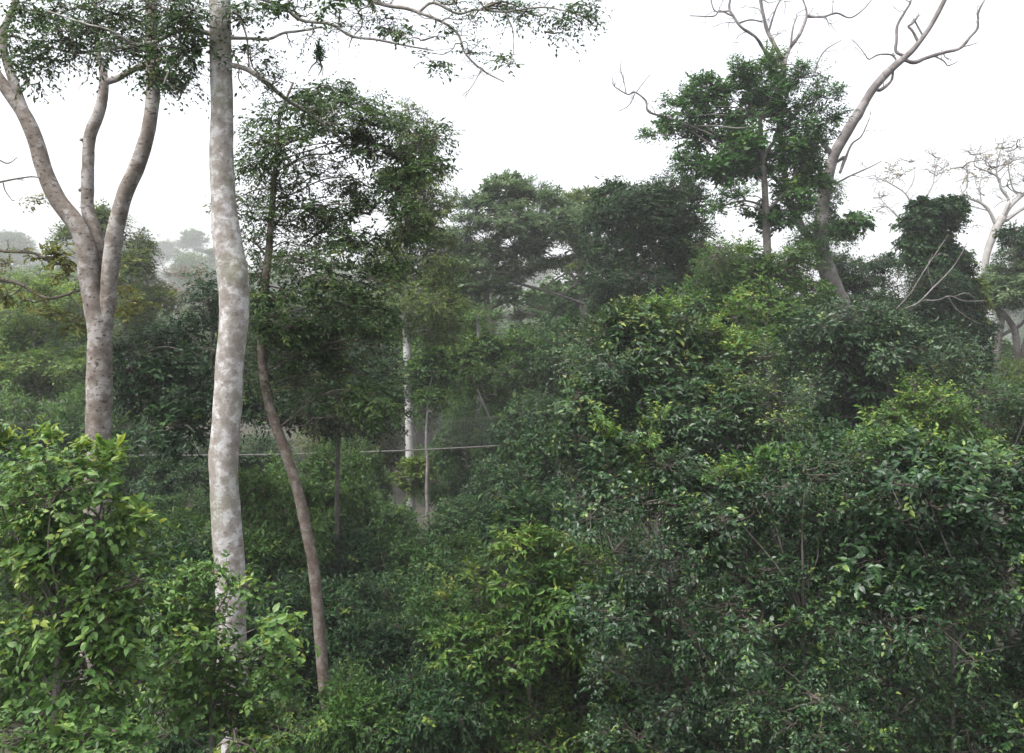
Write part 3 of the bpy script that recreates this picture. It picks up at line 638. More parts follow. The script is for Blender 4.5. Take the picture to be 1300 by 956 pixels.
tree('dead_leaning_tree', 'huge dead tree leaning right, bare pale limbs above and creepers round its middle', 'dead tree', 46,
     [(1082, 470, 30), (1072, 420, 27), (1066, 392, 24), (1060, 372, 22), (1052, 350, 21.5), (1045, 325, 20), (1042, 300, 18), (1045, 260, 15.5), (1050, 232, 14.5), (1055, 208, 14), (1064, 186, 13), (1077, 164, 12.5), (1090, 143, 11.5), (1108, 114, 10.5), (1126, 93, 9.5), (1145, 76, 8), (1160, 62, 7), (1178, 38, 6), (1196, 6, 5.5), (1212, -30, 4), (1222, -70, 2)],
     [], 26, 'olive', 'dead', nseg=16, rough=.05, auto=False, twigs=(.9, 1.3), limb_scale=.85, knots=[(.2, 3.2, .25, .02), (.62, 3, .25, .01)],
     limbs=[[(1046, 330, 14), (1030, 305, 13), (1014, 284, 12), (1002, 245, 10), (992, 190, 8, -2), (990, 130, 7, -2.5), (994, 88, 6.5, -2.5), (985, 58, 6, -2.5), (975, 38, 5.5, -2.5), (968, 14, 5, -2.5), (962, -20, 3.5, -2.5)],
            [(994, 88, 5, -2.5), (976, 72, 5, -2.5), (960, 50, 4.5, -2.8), (942, 38, 4.2, -3), (930, 20, 4, -3), (924, 8, 3.5, -3), (930, -12, 2.5, -3)], [(930, 20, 3, -3), (915, 14, 2.6, -3), (905, 21, 2.2, -3), (876, 20, 1.4, -3)], [(925, 14, 3, -3), (906, 10, 2, -3), (901, -8, 1.6, -3)], [(936, 30, 3.4, -3), (955, 24, 2.4, -2.8), (968, 28, 2, -2.6)],
            [(994, 90, 6, -2.5), (1002, 62, 5.5, -2), (1014, 44, 5, -1.6), (1026, 24, 4.5, -1), (1030, 20, 4, -1), (1050, 21, 3.2, -.6), (1064, 15, 2.8, -.3), (1078, 24, 2.3, 0), (1094, 14, 1.8, 0), (1108, -2, 1.2, 0)], [(1024, 22, 3.5, -1), (1022, 10, 2.6, -1), (1016, -8, 2, -1)], [(1004, 58, 3.4, -2), (1006, 36, 2.6, -1.8), (1012, 20, 2, -1.6)], [(976, 40, 3.2, -2.5), (984, 12, 2.6, -2.5), (996, -8, 2, -2.5)], [(972, 74, 2.8, -2.6), (974, 50, 2.2, -2.6)],
            [(1148, 76, 6), (1158, 76, 6), (1176, 70, 5.5), (1200, 68, 5), (1218, 60, 4.6), (1232, 48, 4.2), (1240, 34, 3.6), (1243, 14, 3), (1252, -4, 2.2)], [(1218, 60, 2.2), (1230, 58, 1.6), (1242, 54, 1.1)], [(1184, 70, 3), (1194, 80, 2.2), (1206, 83, 1.8), (1216, 78, 1.3)],
            [(1150, 72, 5), (1138, 64, 4.6), (1137, 52, 4.2), (1140, 34, 4), (1150, 18, 3.6), (1155, 0, 3), (1156, -20, 2)], [(1166, 54, 4.2), (1158, 42, 4), (1152, 34, 3.4), (1157, 26, 3), (1166, 20, 2.4)], [(1172, 46, 3.4), (1166, 34, 2.8), (1160, 24, 2.6)], [(1130, 90, 4), (1138, 78, 3.4), (1132, 70, 2.8), (1115, 71, 2.4), (1102, 76, 2), (1096, 70, 1.6), (1090, 60, 1.2), (1082, 50, .9)],
            [(1110, 112, 5), (1116, 116, 5), (1130, 102, 4), (1134, 90, 3)], [(1066, 220, 4.2), (1070, 204, 4), (1082, 186, 3), (1094, 172, 2.2), (1104, 150, 1.4)], [(1060, 234, 3.2), (1076, 226, 2.8), (1092, 216, 2.4), (1106, 212, 1.8), (1120, 204, 1.2)], [(1062, 206, 4), (1074, 198, 6), (1068, 212, 3)], [(1058, 198, 8), (1046, 184, 7.5), (1038, 172, 6.5), (1034, 158, 5), (1030, 140, 3)],
            [(1035, 92, 2.4, -1.5), (1040, 76, 2.2, -1.5), (1050, 62, 1.8, -1.5), (1068, 51, 1.2, -1.5)], [(1002, 245, 6), (960, 205, 5, -3), (900, 170, 4, -4), (850, 150, 3.6, -4.5), (826, 142, 3.4, -5), (820, 128, 3, -5), (806, 118, 2.6, -5), (794, 119, 2.2, -5), (782, 108, 1.6, -5), (778, 100, 1, -5)], [(795, 119, 1.8, -5), (794, 104, 1.5, -5), (788, 86, 1.2, -5), (790, 74, .9, -5)], [(806, 119, 1.8, -5), (800, 133, 1.5, -5), (786, 141, 1.1, -5)], [(808, 117, 1.6, -5), (818, 104, 1.3, -5), (826, 94, .9, -5)]],
     extra=[('creeper', [(1046, 262, 16, 22), (1042, 292, 20, 20), (1060, 285, 22, 14), (1082, 284, 16, 8), (1098, 278, 8, 7), (1034, 318, 20, 18), (1052, 238, 10, 16), (1022, 300, 18, 12), (1060, 305, 16, 12), (1034, 185, 9, 14)], 'crown', vine)])

tree('ivy_clad_tree', 'narrow column of dense ivy over a hidden trunk on the right skyline', 'tree', 50,
     [(1200, 560, 16), (1198, 440, 13), (1192, 360, 10), (1182, 300, 8), (1178, 262, 5)],
     [(1180, 268, 20, 17), (1166, 288, 18, 22), (1210, 260, 12, 13), (1206, 276, 12, 12), (1188, 292, 24, 24), (1178, 318, 26, 24), (1196, 335, 26, 24), (1186, 360, 28, 26), (1208, 375, 32, 26), (1185, 395, 30, 24), (1216, 408, 30, 24), (1195, 430, 36, 24), (1236, 420, 18, 26)],
     27, 'dark', 'grey', auto=False, extra=[('yellowing_patch', [(1218, 350, 16, 16), (1226, 370, 16, 16), (1236, 392, 12, 16), (1212, 330, 10, 12)], 'olive', dict(leaf=.15, cr=.45, k=1.1, ns=14, nl=8, base=.6, var=.2, twig=.006))],
     leaf=.15, asp=.65, cr=.5, k=1.7, ns=18, nl=8, base=.34, var=.12, twig=.006, young=.03, shell=.4, droop=.4, hang=.4, wild=.25)
sparse = dict(full=0, leaf=.17, asp=.45, cr=.75, k=.9, ns=7, nl=5, base=.4, var=.25, twig=.014, droop=.15, flat=.35, up=.2, shell=.9, hang=.1, wild=.3, lens=1.2)
tree('umbrella_tree', 'pale umbrella shaped tree with fine almost leafless branches at the right edge', 'tree', 75,
     [(1240, 620, 17), (1243, 480, 13), (1248, 400, 9), (1250, 345, 8), (1254, 318, 9), (1264, 292, 11), (1272, 276, 10)],
     [(1222, 212, 20, 10), (1240, 196, 20, 10), (1265, 188, 20, 9), (1292, 186, 22, 9), (1235, 224, 18, 10), (1285, 205, 24, 12), (1258, 212, 24, 14), (1315, 200, 24, 14), (1250, 248, 18, 10), (1278, 236, 22, 12), (1300, 230, 24, 14), (1240, 285, 12, 8), (1225, 262, 12, 8)],
     28, 'blush', 'blond', nseg=12, rough=.04, auto=False, limb_scale=.8, twigs=(1.6, 1.6),
     limbs=[[(1266, 290, 6.5), (1256, 268, 5.4), (1244, 256, 4.7), (1230, 250, 3.6), (1222, 246, 3.2), (1229, 236, 2.5), (1228, 222, 2.2), (1226, 204, 1.4)], [(1270, 282, 6.5), (1278, 262, 5.8), (1282, 252, 5.0), (1272, 238, 4.0), (1267, 226, 3.2), (1252, 218, 2.5), (1238, 212, 2.2), (1238, 200, 1.7), (1246, 184, 1.3)], [(1272, 282, 7.2), (1284, 264, 6.5), (1300, 248, 5.8), (1320, 226, 4.3), (1340, 205, 2.9)], [(1268, 232, 2.9), (1266, 216, 2.6), (1268, 200, 2.2), (1274, 180, 1.4)], [(1267, 218, 2.2), (1280, 206, 1.9), (1294, 198, 1.3)], [(1276, 280, 6.5), (1296, 264, 5.8), (1320, 252, 4.3), (1350, 240, 2.9)], [(1300, 246, 2.9), (1286, 240, 2.6), (1282, 220, 2.2), (1280, 204, 1.4)], [(1246, 258, 2.2), (1243, 240, 1.7), (1246, 222, 1.2)], [(1222, 246, 1.7), (1219, 236, 1.2)], [(1312, 235, 2.9), (1302, 215, 2.2), (1300, 195, 1.4)], [(1256, 268, 2.2), (1240, 262, 1.4), (1222, 258, 1.0)], [(1282, 252, 2.2), (1268, 258, 1.7), (1262, 264, 1.2)]], **sparse)
tree('bare_pale_tree', 'nearly leafless pale tree whose fine twigs spread behind the ivy column', 'tree', 80,
     [(1178, 600, 14), (1176, 470, 11), (1172, 380, 9), (1166, 320, 7), (1164, 290, 6)],
     [(1112, 228, 18, 8), (1130, 216, 18, 8), (1160, 205, 20, 9), (1188, 200, 18, 9), (1120, 250, 18, 8), (1145, 222, 18, 10), (1112, 268, 14, 7), (1180, 218, 18, 10), (1196, 214, 10, 10)],
     29, 'blush', 'blond', nseg=10, auto=False, limb_scale=.8, twigs=(1.8, 1.7),
     limbs=[[(1165, 300, 3.6), (1148, 285, 2.9), (1134, 270, 2.4), (1124, 262, 1.9), (1106, 264, 1.2)], [(1165, 295, 3.6), (1158, 262, 2.9), (1150, 246, 2.4), (1136, 236, 2.2), (1118, 228, 1.6), (1100, 226, 1.0)], [(1166, 292, 3.6), (1174, 252, 2.9), (1182, 236, 2.4), (1188, 220, 1.9), (1190, 204, 1.2)], [(1150, 246, 1.7), (1160, 230, 1.4), (1162, 212, 1.0)], [(1182, 236, 1.6), (1194, 222, 1.2), (1200, 208, 0.9)], [(1130, 266, 1.4), (1118, 252, 1.2), (1116, 240, 0.9)], [(1134, 310, 2.2, -1), (1150, 312, 2.2), (1166, 318, 2.5)]], **{**sparse, 'k': .8})
tree('spreading_tree', 'small grey green tree with crooked dark stems at the right edge under the umbrella tree', 'tree', 58,
     [(1262, 540, 10), (1264, 470, 8), (1268, 430, 7.5), (1272, 400, 7), (1262, 385, 5), (1256, 372, 4)],
     [(1266, 352, 22, 14), (1290, 345, 24, 14), (1310, 350, 20, 18), (1280, 368, 28, 14), (1252, 362, 14, 10), (1305, 378, 26, 14), (1262, 382, 14, 8), (1330, 365, 24, 20)],
     30, 'grey', 'grey', nseg=10, rough=.06, thick=.6, extra=[('dark_top', [(1290, 292, 14, 9), (1282, 308, 16, 12), (1296, 318, 16, 14), (1275, 326, 12, 9), (1305, 300, 12, 14)], 'dark', dict(leaf=.17, cr=.5, k=1.2, ns=15, nl=8, base=.36, twig=.008))],
     limbs=[[(1292, 480, 9, .5), (1291, 440, 8.5), (1287, 418, 8), (1277, 402, 7), (1266, 393, 6), (1257, 386, 4.5), (1252, 378, 3)], [(1292, 470, 9, .5), (1300, 440, 6), (1306, 410, 5), (1302, 385, 4)], [(1268, 428, 5), (1282, 420, 5), (1296, 412, 4), (1308, 395, 3)], [(1270, 405, 4), (1266, 395, 4), (1270, 380, 3)], [(1290, 345, 5), (1288, 325, 4.5), (1284, 305, 3.5)]],
     leaf=.17, asp=.42, cr=.55, k=1.5, ns=15, nl=8, base=.38, twig=.009, flat=.4, shell=.6)
fb = empty('fallen_branch', at(1190, 360, 47), 'tangle of bare pale dead branches lodged before the foot of the ivy column', 'dead branch')
for q in ([(1138, 392, 1.4), (1156, 372, 1.6), (1172, 346, 1.5), (1188, 322, 1.2), (1204, 298, 0.8)], [(1148, 392, 2.0), (1166, 384, 1.9), (1184, 366, 1.8), (1204, 346, 1.6), (1216, 330, 1.2), (1228, 308, 0.8)], [(1170, 381, 1.4), (1190, 381, 1.4), (1206, 376, 1.3), (1224, 382, 1.1), (1252, 382, 0.8)], [(1204, 377, 1.1), (1214, 392, 0.9), (1230, 404, 0.8), (1246, 412, 0.5)], [(1184, 366, 0.9), (1178, 340, 0.8), (1184, 322, 0.5)], [(1186, 326, 0.8), (1198, 322, 0.7), (1212, 332, 0.4)], [(1150, 378, 0.9), (1142, 352, 0.8), (1130, 330, 0.5)], [(1210, 377, 0.9), (1226, 372, 0.8), (1238, 378, 0.4)]):
    a = Acc(); p_, r_ = path_px(q, 47); tube(a, p_, r_, 6, rough=.06); a.build('branch', BK['dead'], fb, at(1190, 360, 47), smooth=True)

# =================================================================== left, middle distance
tree('light_green_tree', 'light green rounded tree on a thin pale stem, left of the forked trunk', 'tree', 46,
     [(41, 640, 10), (40, 560, 8.5), (39, 500, 8), (40, 460, 6), (44, 420, 4)],
     [(20, 395, 30, 20), (55, 380, 30, 18), (85, 400, 26, 20), (15, 430, 30, 22), (55, 420, 36, 24), (95, 430, 24, 22), (30, 460, 34, 20), (75, 460, 34, 20), (10, 480, 22, 18), (100, 470, 20, 22), (50, 485, 26, 12), (-15, 440, 20, 30)],
     31, 'bright', 'white', thick=.3, leaf=.16, asp=.42, cr=.6, k=1.7, ns=15, nl=8, base=.62, var=.12, twig=.008, flat=.45, droop=.25, shell=.6)
tree('rounded_tree', 'green tree with a domed top showing behind the fork of the three limbs', 'tree', 60,
     [(165, 620, 13), (165, 480, 11), (160, 400, 9), (150, 330, 6)],
     [(128, 278, 16, 14), (145, 285, 20, 14), (120, 292, 16, 12), (75, 305, 14, 10), (160, 298, 22, 16), (180, 315, 14, 12), (90, 296, 14, 9), (165, 340, 26, 18), (190, 365, 24, 18), (160, 372, 24, 18), (205, 385, 14, 14), (170, 400, 30, 18), (185, 420, 20, 14), (155, 425, 24, 18)],
     32, 'olive', 'grey', thick=.6, leaf=.2, asp=.42, cr=.7, k=1.55, ns=15, nl=8, base=.36, twig=.01, shell=.65)
tree('hillfoot_tree', 'green spreading tree in front of the misty hill at the left edge', 'tree', 66,
     [(20, 600, 12), (20, 460, 10), (25, 400, 7)],
     [(15, 358, 30, 14), (50, 350, 26, 12), (80, 358, 24, 12), (100, 375, 20, 14), (30, 378, 34, 14), (70, 382, 30, 12), (-10, 385, 26, 20)],
     33, 'bright', 'grey', thick=.4, leaf=.2, asp=.42, cr=.7, k=1.5, ns=15, nl=8, base=.68, twig=.01, flat=.4)
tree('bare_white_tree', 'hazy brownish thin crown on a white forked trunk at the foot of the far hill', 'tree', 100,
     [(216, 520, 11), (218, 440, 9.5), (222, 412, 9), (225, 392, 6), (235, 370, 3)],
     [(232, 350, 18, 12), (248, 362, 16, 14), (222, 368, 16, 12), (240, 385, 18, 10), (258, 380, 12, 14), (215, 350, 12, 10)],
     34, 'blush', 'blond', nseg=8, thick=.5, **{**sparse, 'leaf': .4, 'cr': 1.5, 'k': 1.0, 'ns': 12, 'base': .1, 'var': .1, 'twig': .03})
# =================================================================== the big leafy masses on the right
mass = dict(shrink=.9, leaf=.125, asp=.5, cr=.5, k=1.25, ns=17, nl=8, droop=.25, flat=.7, up=.2, twig=.006, young=.04, base=.34, var=.13, shell=.38, hang=.25, wild=.1)
tree('vine_draped_tree', 'big dark glossy crown draped in vines, topped with pale shoots, right of centre', 'tree', 24,
     [(850, 900, 26), (850, 700, 22), (850, 560, 16), (850, 470, 9)],
     [(800, 405, 34, 16), (840, 402, 36, 16), (770, 425, 36, 24), (820, 425, 50, 26), (875, 425, 40, 24), (915, 440, 34, 22), (745, 455, 26, 28), (790, 465, 50, 34), (850, 470, 55, 38), (910, 475, 48, 32), (960, 470, 34, 26), (735, 500, 22, 36), (775, 515, 46, 40), (840, 525, 60, 44), (905, 525, 54, 44), (965, 515, 44, 36), (1000, 510, 24, 28), (740, 555, 24, 40), (785, 575, 50, 40), (850, 585, 60, 40), (920, 580, 56, 38), (975, 565, 44, 34), (1010, 555, 22, 28), (765, 620, 40, 36), (830, 640, 60, 36)],
     41, 'vine', 'grey', thick=.5, nseg=12,
     extra=[('young_shoot', [(835, 392, 14, 7), (852, 396, 10, 6), (905, 425, 16, 7), (935, 445, 20, 9), (925, 430, 12, 6), (880, 470, 10, 6), (955, 505, 12, 8), (905, 520, 10, 7)], 'bright', dict(leaf=.12, cr=.22, k=1.0, ns=6, nl=8, base=.55, var=.2, twig=.005, up=.9, flat=1, droop=.05, lens=1.5))],
     **{**mass, 'base': .32, 'var': .16, 'young': .12, 'shrink': .96})
tree('young_slender_tree', 'young light green sapling rising from the dip between the vine draped crown and the hillside', 'tree', 30,
     [(950, 620, 6), (952, 480, 5), (948, 420, 4), (950, 385, 2)],
     [(958, 375, 10, 6), (945, 392, 20, 9), (968, 400, 14, 8), (930, 404, 16, 7), (952, 415, 22, 9), (920, 420, 12, 6), (950, 430, 22, 10)],
     42, 'bright', 'grey', nseg=8, thick=.4, leaf=.16, asp=.42, cr=.4, k=.9, ns=9, nl=8, base=.44, var=.16, twig=.005, up=.3, flat=.5, lens=1.2)
tree('broad_dark_tree', 'broad dark green crown below the ivy column, behind the paler bushes', 'tree', 29,
     [(1130, 900, 24), (1130, 700, 20), (1130, 560, 14), (1130, 470, 8)],
     [(1050, 415, 34, 22), (1090, 395, 34, 20), (1130, 400, 34, 18), (1165, 415, 34, 20), (1200, 440, 32, 22), (1230, 465, 22, 24), (1040, 450, 34, 28), (1085, 440, 46, 34), (1140, 445, 50, 34), (1185, 470, 44, 30), (1030, 490, 28, 30), (1075, 495, 50, 36), (1135, 500, 54, 36), (1195, 505, 44, 30), (1235, 500, 24, 26), (1045, 535, 40, 30), (1100, 550, 54, 30), (1020, 460, 20, 30)],
     43, 'gloss', 'grey', thick=.5, nseg=12, **{**mass, 'leaf': .14, 'cr': .55, 'base': .33, 'young': .02})
tree('pale_topped_shrub', 'yellow green topped bush midway down the right side', 'shrub', 23,
     [(1160, 900, 14), (1160, 700, 12), (1165, 580, 8)],
     [(1160, 498, 22, 12), (1178, 512, 30, 16), (1145, 528, 34, 18), (1110, 548, 36, 20), (1205, 535, 36, 20), (1170, 550, 46, 24), (1080, 570, 36, 24), (1130, 580, 50, 26), (1220, 570, 46, 26)],
     44, 'mid', 'grey', thick=.4, **{**mass, 'base': .46, 'young': .16, 'cr': .45})
tree('edge_shrub', 'plain green bush at the right edge below the netted walkway end', 'shrub', 25,
     [(1285, 900, 14), (1285, 700, 12), (1285, 580, 8)],
     [(1262, 508, 26, 16), (1295, 505, 26, 16), (1325, 505, 26, 22), (1250, 535, 34, 22), (1295, 540, 40, 26), (1335, 550, 36, 34), (1265, 570, 40, 26), (1310, 585, 44, 30)],
     45, 'vine', 'grey', thick=.4, **{**mass, 'base': .42, 'young': .04})

front = dict(shrink=.86, leaf=.08, asp=.52, cr=.34, k=1.35, ns=14, nl=8, droop=.25, flat=.7, up=.2, twig=.005, young=.05, base=.38, var=.16, shell=.36, hang=.3, wild=.16, hi=True)
tree('glossy_shrub', 'dark glossy shrub at bottom centre right, pale shoots rising from its top', 'shrub', 13.5,
     [(850, 1150, 7), (850, 960, 6), (850, 780, 5)],
     [(780, 600, 28, 26), (830, 585, 36, 22), (870, 595, 30, 22), (760, 640, 34, 34), (815, 640, 50, 38), (880, 640, 46, 38), (780, 700, 50, 44), (850, 710, 60, 48), (915, 700, 40, 46), (790, 780, 54, 46), (865, 790, 60, 48), (800, 860, 56, 44), (875, 870, 60, 48), (810, 940, 60, 44), (885, 950, 60, 44), (780, 1010, 70, 50), (880, 1020, 70, 50)],
     51, 'deep', 'grey', thick=.35, nseg=10,
     extra=[('young_shoot', [(770, 545, 12, 16), (782, 570, 9, 14), (838, 535, 10, 16), (826, 556, 12, 14), (808, 585, 12, 14), (850, 590, 10, 10), (820, 615, 10, 10)], 'bright', dict(leaf=.085, cr=.13, k=.8, ns=4, nl=9, base=.5, var=.2, twig=.004, up=1.3, flat=1, droop=.15, lens=1.8, hi=True, hang=.5))],
     **front)
tree('bottom_right_shrub', 'dark small leaved bush in the bottom right between the glossy shrub and the corner bush', 'shrub', 13,
     [(1020, 1150, 7), (1020, 960, 6), (1020, 780, 5)],
     [(925, 625, 30, 26), (970, 610, 36, 24), (1020, 600, 40, 24), (940, 660, 40, 36), (1000, 660, 56, 42), (1060, 650, 44, 38), (950, 720, 50, 44), (1020, 730, 62, 48), (1080, 720, 44, 46), (960, 800, 54, 46), (1030, 810, 62, 48), (970, 880, 56, 44), (1040, 890, 62, 46), (980, 955, 60, 44), (1060, 960, 62, 44), (960, 1020, 70, 50), (1050, 1030, 70, 50)],
     52, 'deep', 'grey', thick=.35, nseg=10,
     extra=[('young_shoot', [(930, 602, 16, 8), (975, 588, 20, 8), (1010, 582, 16, 7), (955, 620, 12, 8), (905, 618, 12, 8)], 'bright', dict(leaf=.085, cr=.17, k=.9, ns=6, nl=8, base=.34, var=.2, twig=.004, up=.8, flat=.8, droop=.15, lens=1.4, hi=True))],
     **{**front, 'base': .38, 'young': .06, 'leaf': .075})
tree('corner_shrub', 'large bush with light green top filling the bottom right corner', 'shrub', 13,
     [(1210, 1150, 7), (1210, 960, 6), (1210, 780, 5)],
     [(1120, 590, 40, 24), (1165, 580, 40, 22), (1210, 592, 40, 24), (1255, 605, 36, 26), (1300, 600, 40, 28), (1350, 610, 40, 40), (1120, 640, 48, 38), (1180, 640, 56, 42), (1245, 650, 54, 42), (1310, 660, 54, 44), (1130, 710, 56, 46), (1200, 720, 62, 50), (1275, 730, 60, 50), (1345, 740, 50, 60), (1120, 790, 56, 46), (1195, 800, 64, 48), (1275, 810, 62, 48), (1345, 830, 50, 50), (1130, 870, 60, 46), (1210, 880, 64, 48), (1290, 890, 62, 48), (1150, 955, 64, 46), (1240, 960, 64, 46), (1320, 960, 60, 50), (1140, 1030, 70, 50), (1240, 1030, 70, 50), (1330, 1030, 70, 50)],
     53, 'deep', 'grey', thick=.35, nseg=10,
     extra=[('young_shoot', [(1128, 565, 26, 10), (1165, 556, 26, 10), (1100, 580, 18, 9), (1200, 572, 22, 9), (1270, 590, 20, 9), (1145, 590, 26, 10), (1180, 640, 8, 10)], 'bright', dict(leaf=.09, cr=.18, k=.9, ns=6, nl=8, base=.36, var=.22, twig=.004, up=.8, flat=.8, droop=.15, lens=1.4, hi=True))],
     **front)
tree('rosette_tree', 'dark tree with big drooping leaf whorls in the centre, behind the yellow tipped bush', 'tree', 22,
     [(690, 900, 12), (690, 760, 10), (690, 680, 7)],
     [(690, 628, 26, 12), (660, 645, 28, 14), (720, 645, 28, 14), (690, 660, 36, 18), (640, 668, 22, 14), (735, 675, 26, 20), (665, 690, 36, 20), (710, 700, 36, 22)],
     54, 'dark', 'grey', thick=.4, **{**mass, 'leaf': .2, 'asp': .32, 'cr': .5, 'ns': 12, 'base': .42, 'droop': .5, 'k': 1.0})
tree('yellow_tipped_shrub', 'bushy green shrub tipped with yellow shoots in the bottom centre', 'shrub', 17,
     [(672, 1100, 7), (672, 900, 6), (675, 780, 5)],
     [(690, 695, 34, 16), (650, 712, 34, 18), (735, 715, 34, 20), (610, 735, 28, 20), (670, 745, 54, 30), (730, 750, 46, 32), (765, 745, 22, 28), (620, 780, 46, 32), (690, 800, 58, 38), (750, 800, 40, 36), (585, 820, 36, 30), (640, 840, 56, 38), (710, 860, 58, 40), (600, 890, 50, 36), (670, 910, 60, 40), (740, 900, 46, 44), (560, 930, 40, 34), (630, 960, 60, 40), (720, 965, 60, 40), (660, 860, 50, 34), (690, 940, 50, 40), (650, 1010, 60, 40)],
     55, 'mid', 'grey', thick=.35, nseg=10,
     extra=[('young_shoot', [(690, 690, 20, 8), (670, 700, 16, 8), (716, 700, 14, 8), (640, 705, 12, 6), (568, 765, 8, 10), (735, 745, 8, 14), (605, 722, 10, 8)], 'olive', dict(leaf=.11, cr=.2, k=.9, ns=6, nl=8, base=.62, var=.2, twig=.004, up=.8, flat=.8, lens=1.4))],
     **{**mass, 'leaf': .12, 'asp': .42, 'cr': .4, 'base': .44, 'ns': 14, 'young': .1})

# =================================================================== bright bushes, bottom left
bright = dict(leaf=.08, asp=.52, cr=.27, k=1.15, ns=10, nl=7, droop=.3, flat=.7, up=.2, twig=.0045, young=.08, base=.44, var=.15, shell=.4, hang=.35, wild=.15, hi=True)
tree('broad_leaved_shrub', 'bright green broad leaved shrub filling the bottom left corner', 'shrub', 9.2,
     [(70, 1300, 16), (70, 1000, 14), (75, 800, 9)],
     [(15, 592, 32, 24), (58, 588, 34, 22), (95, 600, 30, 22), (130, 612, 28, 22), (10, 640, 38, 34), (65, 640, 48, 34), (125, 655, 38, 32), (158, 672, 22, 26), (20, 700, 50, 40), (85, 705, 54, 40), (145, 715, 40, 36), (165, 745, 22, 26), (30, 775, 56, 42), (100, 780, 56, 42), (150, 790, 36, 38), (40, 850, 58, 42), (110, 855, 58, 42), (160, 870, 36, 40), (40, 930, 60, 44), (120, 940, 60, 44), (-20, 680, 30, 80), (-20, 840, 30, 80)],
     61, 'bright', 'grey', thick=.3, nseg=10,
     extra=[('young_shoot', [(12, 545, 10, 14), (60, 562, 18, 8), (100, 575, 14, 8), (140, 582, 18, 7), (120, 590, 14, 8), (175, 650, 8, 14), (5, 570, 10, 10)], 'bright', dict(leaf=.085, cr=.12, k=.9, ns=5, nl=8, base=.62, var=.2, twig=.0035, up=1.0, flat=.9, lens=1.6, hi=True))],
     **bright)
tree('low_leafy_shrub', 'loose green shrub around the foot of the pale trunk', 'shrub', 11.5,
     [(270, 1200, 12), (270, 1000, 10), (270, 860, 7)],
     [(288, 724, 14, 7), (262, 738, 22, 9), (232, 748, 24, 12), (212, 768, 24, 15), (250, 775, 26, 13), (312, 745, 14, 7, .8), (335, 795, 28, 15), (362, 800, 14, 8), (228, 808, 36, 22), (278, 835, 36, 18), (330, 835, 34, 20), (205, 850, 36, 28), (262, 872, 46, 26), (322, 885, 42, 28), (355, 862, 22, 16), (220, 930, 54, 36), (300, 940, 52, 34), (292, 868, 26, 20), (288, 905, 34, 22), (296, 955, 36, 24), (352, 940, 36, 30)],
     62, 'bright', 'grey', thick=.3, nseg=10, **{**bright, 'leaf': .092, 'cr': .28, 'base': .38})

# =================================================================== canopy walkway
def walkway(name, label, A, B, Cc, width, height, pitch=.13, hline=.13, n=None, net_r=.0017):
    """plank on ropes with net sides, hanging in a shallow curve A - B - C"""
    root = empty(name, A, label, 'walkway'); org = np.array(A)
    ln = np.linalg.norm(B - A) + np.linalg.norm(Cc - B)
    n = int(ln / pitch)
    t = np.linspace(0, 1, n)[:, None]
    Q = (1 - t) * (1 - 2 * t) * A + 4 * t * (1 - t) * B + t * (2 * t - 1) * Cc
    T = norm(np.gradient(Q, axis=0)); S = norm(np.cross(T, [0, 0, 1.0])); Un = np.array([0, 0, 1.0])
    wood = plain_mat('grey_plank', (.042, .039, .035), .85, .3, 5); rope = plain_mat('pale_rope', (.06, .058, .054), .9, .2, 20)
    a = Acc(); hw, th = width * .5, .012
    V = np.stack([Q - S * hw - Un * th, Q + S * hw - Un * th, Q + S * hw + Un * th, Q - S * hw + Un * th], 1).reshape(-1, 3)
    i = np.arange(n - 1)[:, None] * 4; j = np.arange(4)[None, :]; j2 = (j + 1) % 4
    a.add(V, np.stack([i + j, i + j2, i + 4 + j2, i + 4 + j], -1).reshape(-1, 4)); a.build('plank_deck', wood, root, org)
    sag = height * (1 - .12 * np.sin(np.pi * t * 3) ** 2)
    for s in (-1, 1):
        top = Q + S * s * (hw + .22) + Un * sag; bot = Q + S * s * (hw + .005) + Un * .02
        a = Acc(); st = max(1, n // 90); tube(a, top[::st], np.full(len(top[::st]), .006), 6, per=len(top[::st]) * 2); a.build('hand_rope', rope, root, org, smooth=True)
        a = Acc(); k = int(height / hline)
        fr = np.linspace(0, 1, k + 1)[None, :, None]
        G = bot[:, None, :] * (1 - fr) + top[:, None, :] * fr
        G = G + S[:, None, :] * (s * .06 * np.sin(np.pi * fr))
        batch_tubes(a, G, np.full(G.shape[:2], net_r), 0, 3)
        H = np.swapaxes(G, 0, 1)[1:-1]; batch_tubes(a, H, np.full(H.shape[:2], net_r), 0, 3)
        a.build('side_net', plain_mat('net_cord', (.10, .10, .095), .9, .15, 20), root, org)
    return root

walkway('canopy_walkway', 'long rope walkway with net sides hung level across the valley behind the trunks',
        at(-260, 562, 39), at(230, 578, 39), at(702, 561, 39.5), .34, 1.22)
walkway('netted_walkway', 'short visible end of a net sided rope walkway at the right edge beyond the bushes',
        at(1250, 488, 60), at(1300, 493, 52), at(1420, 488, 44), .5, 1.05)

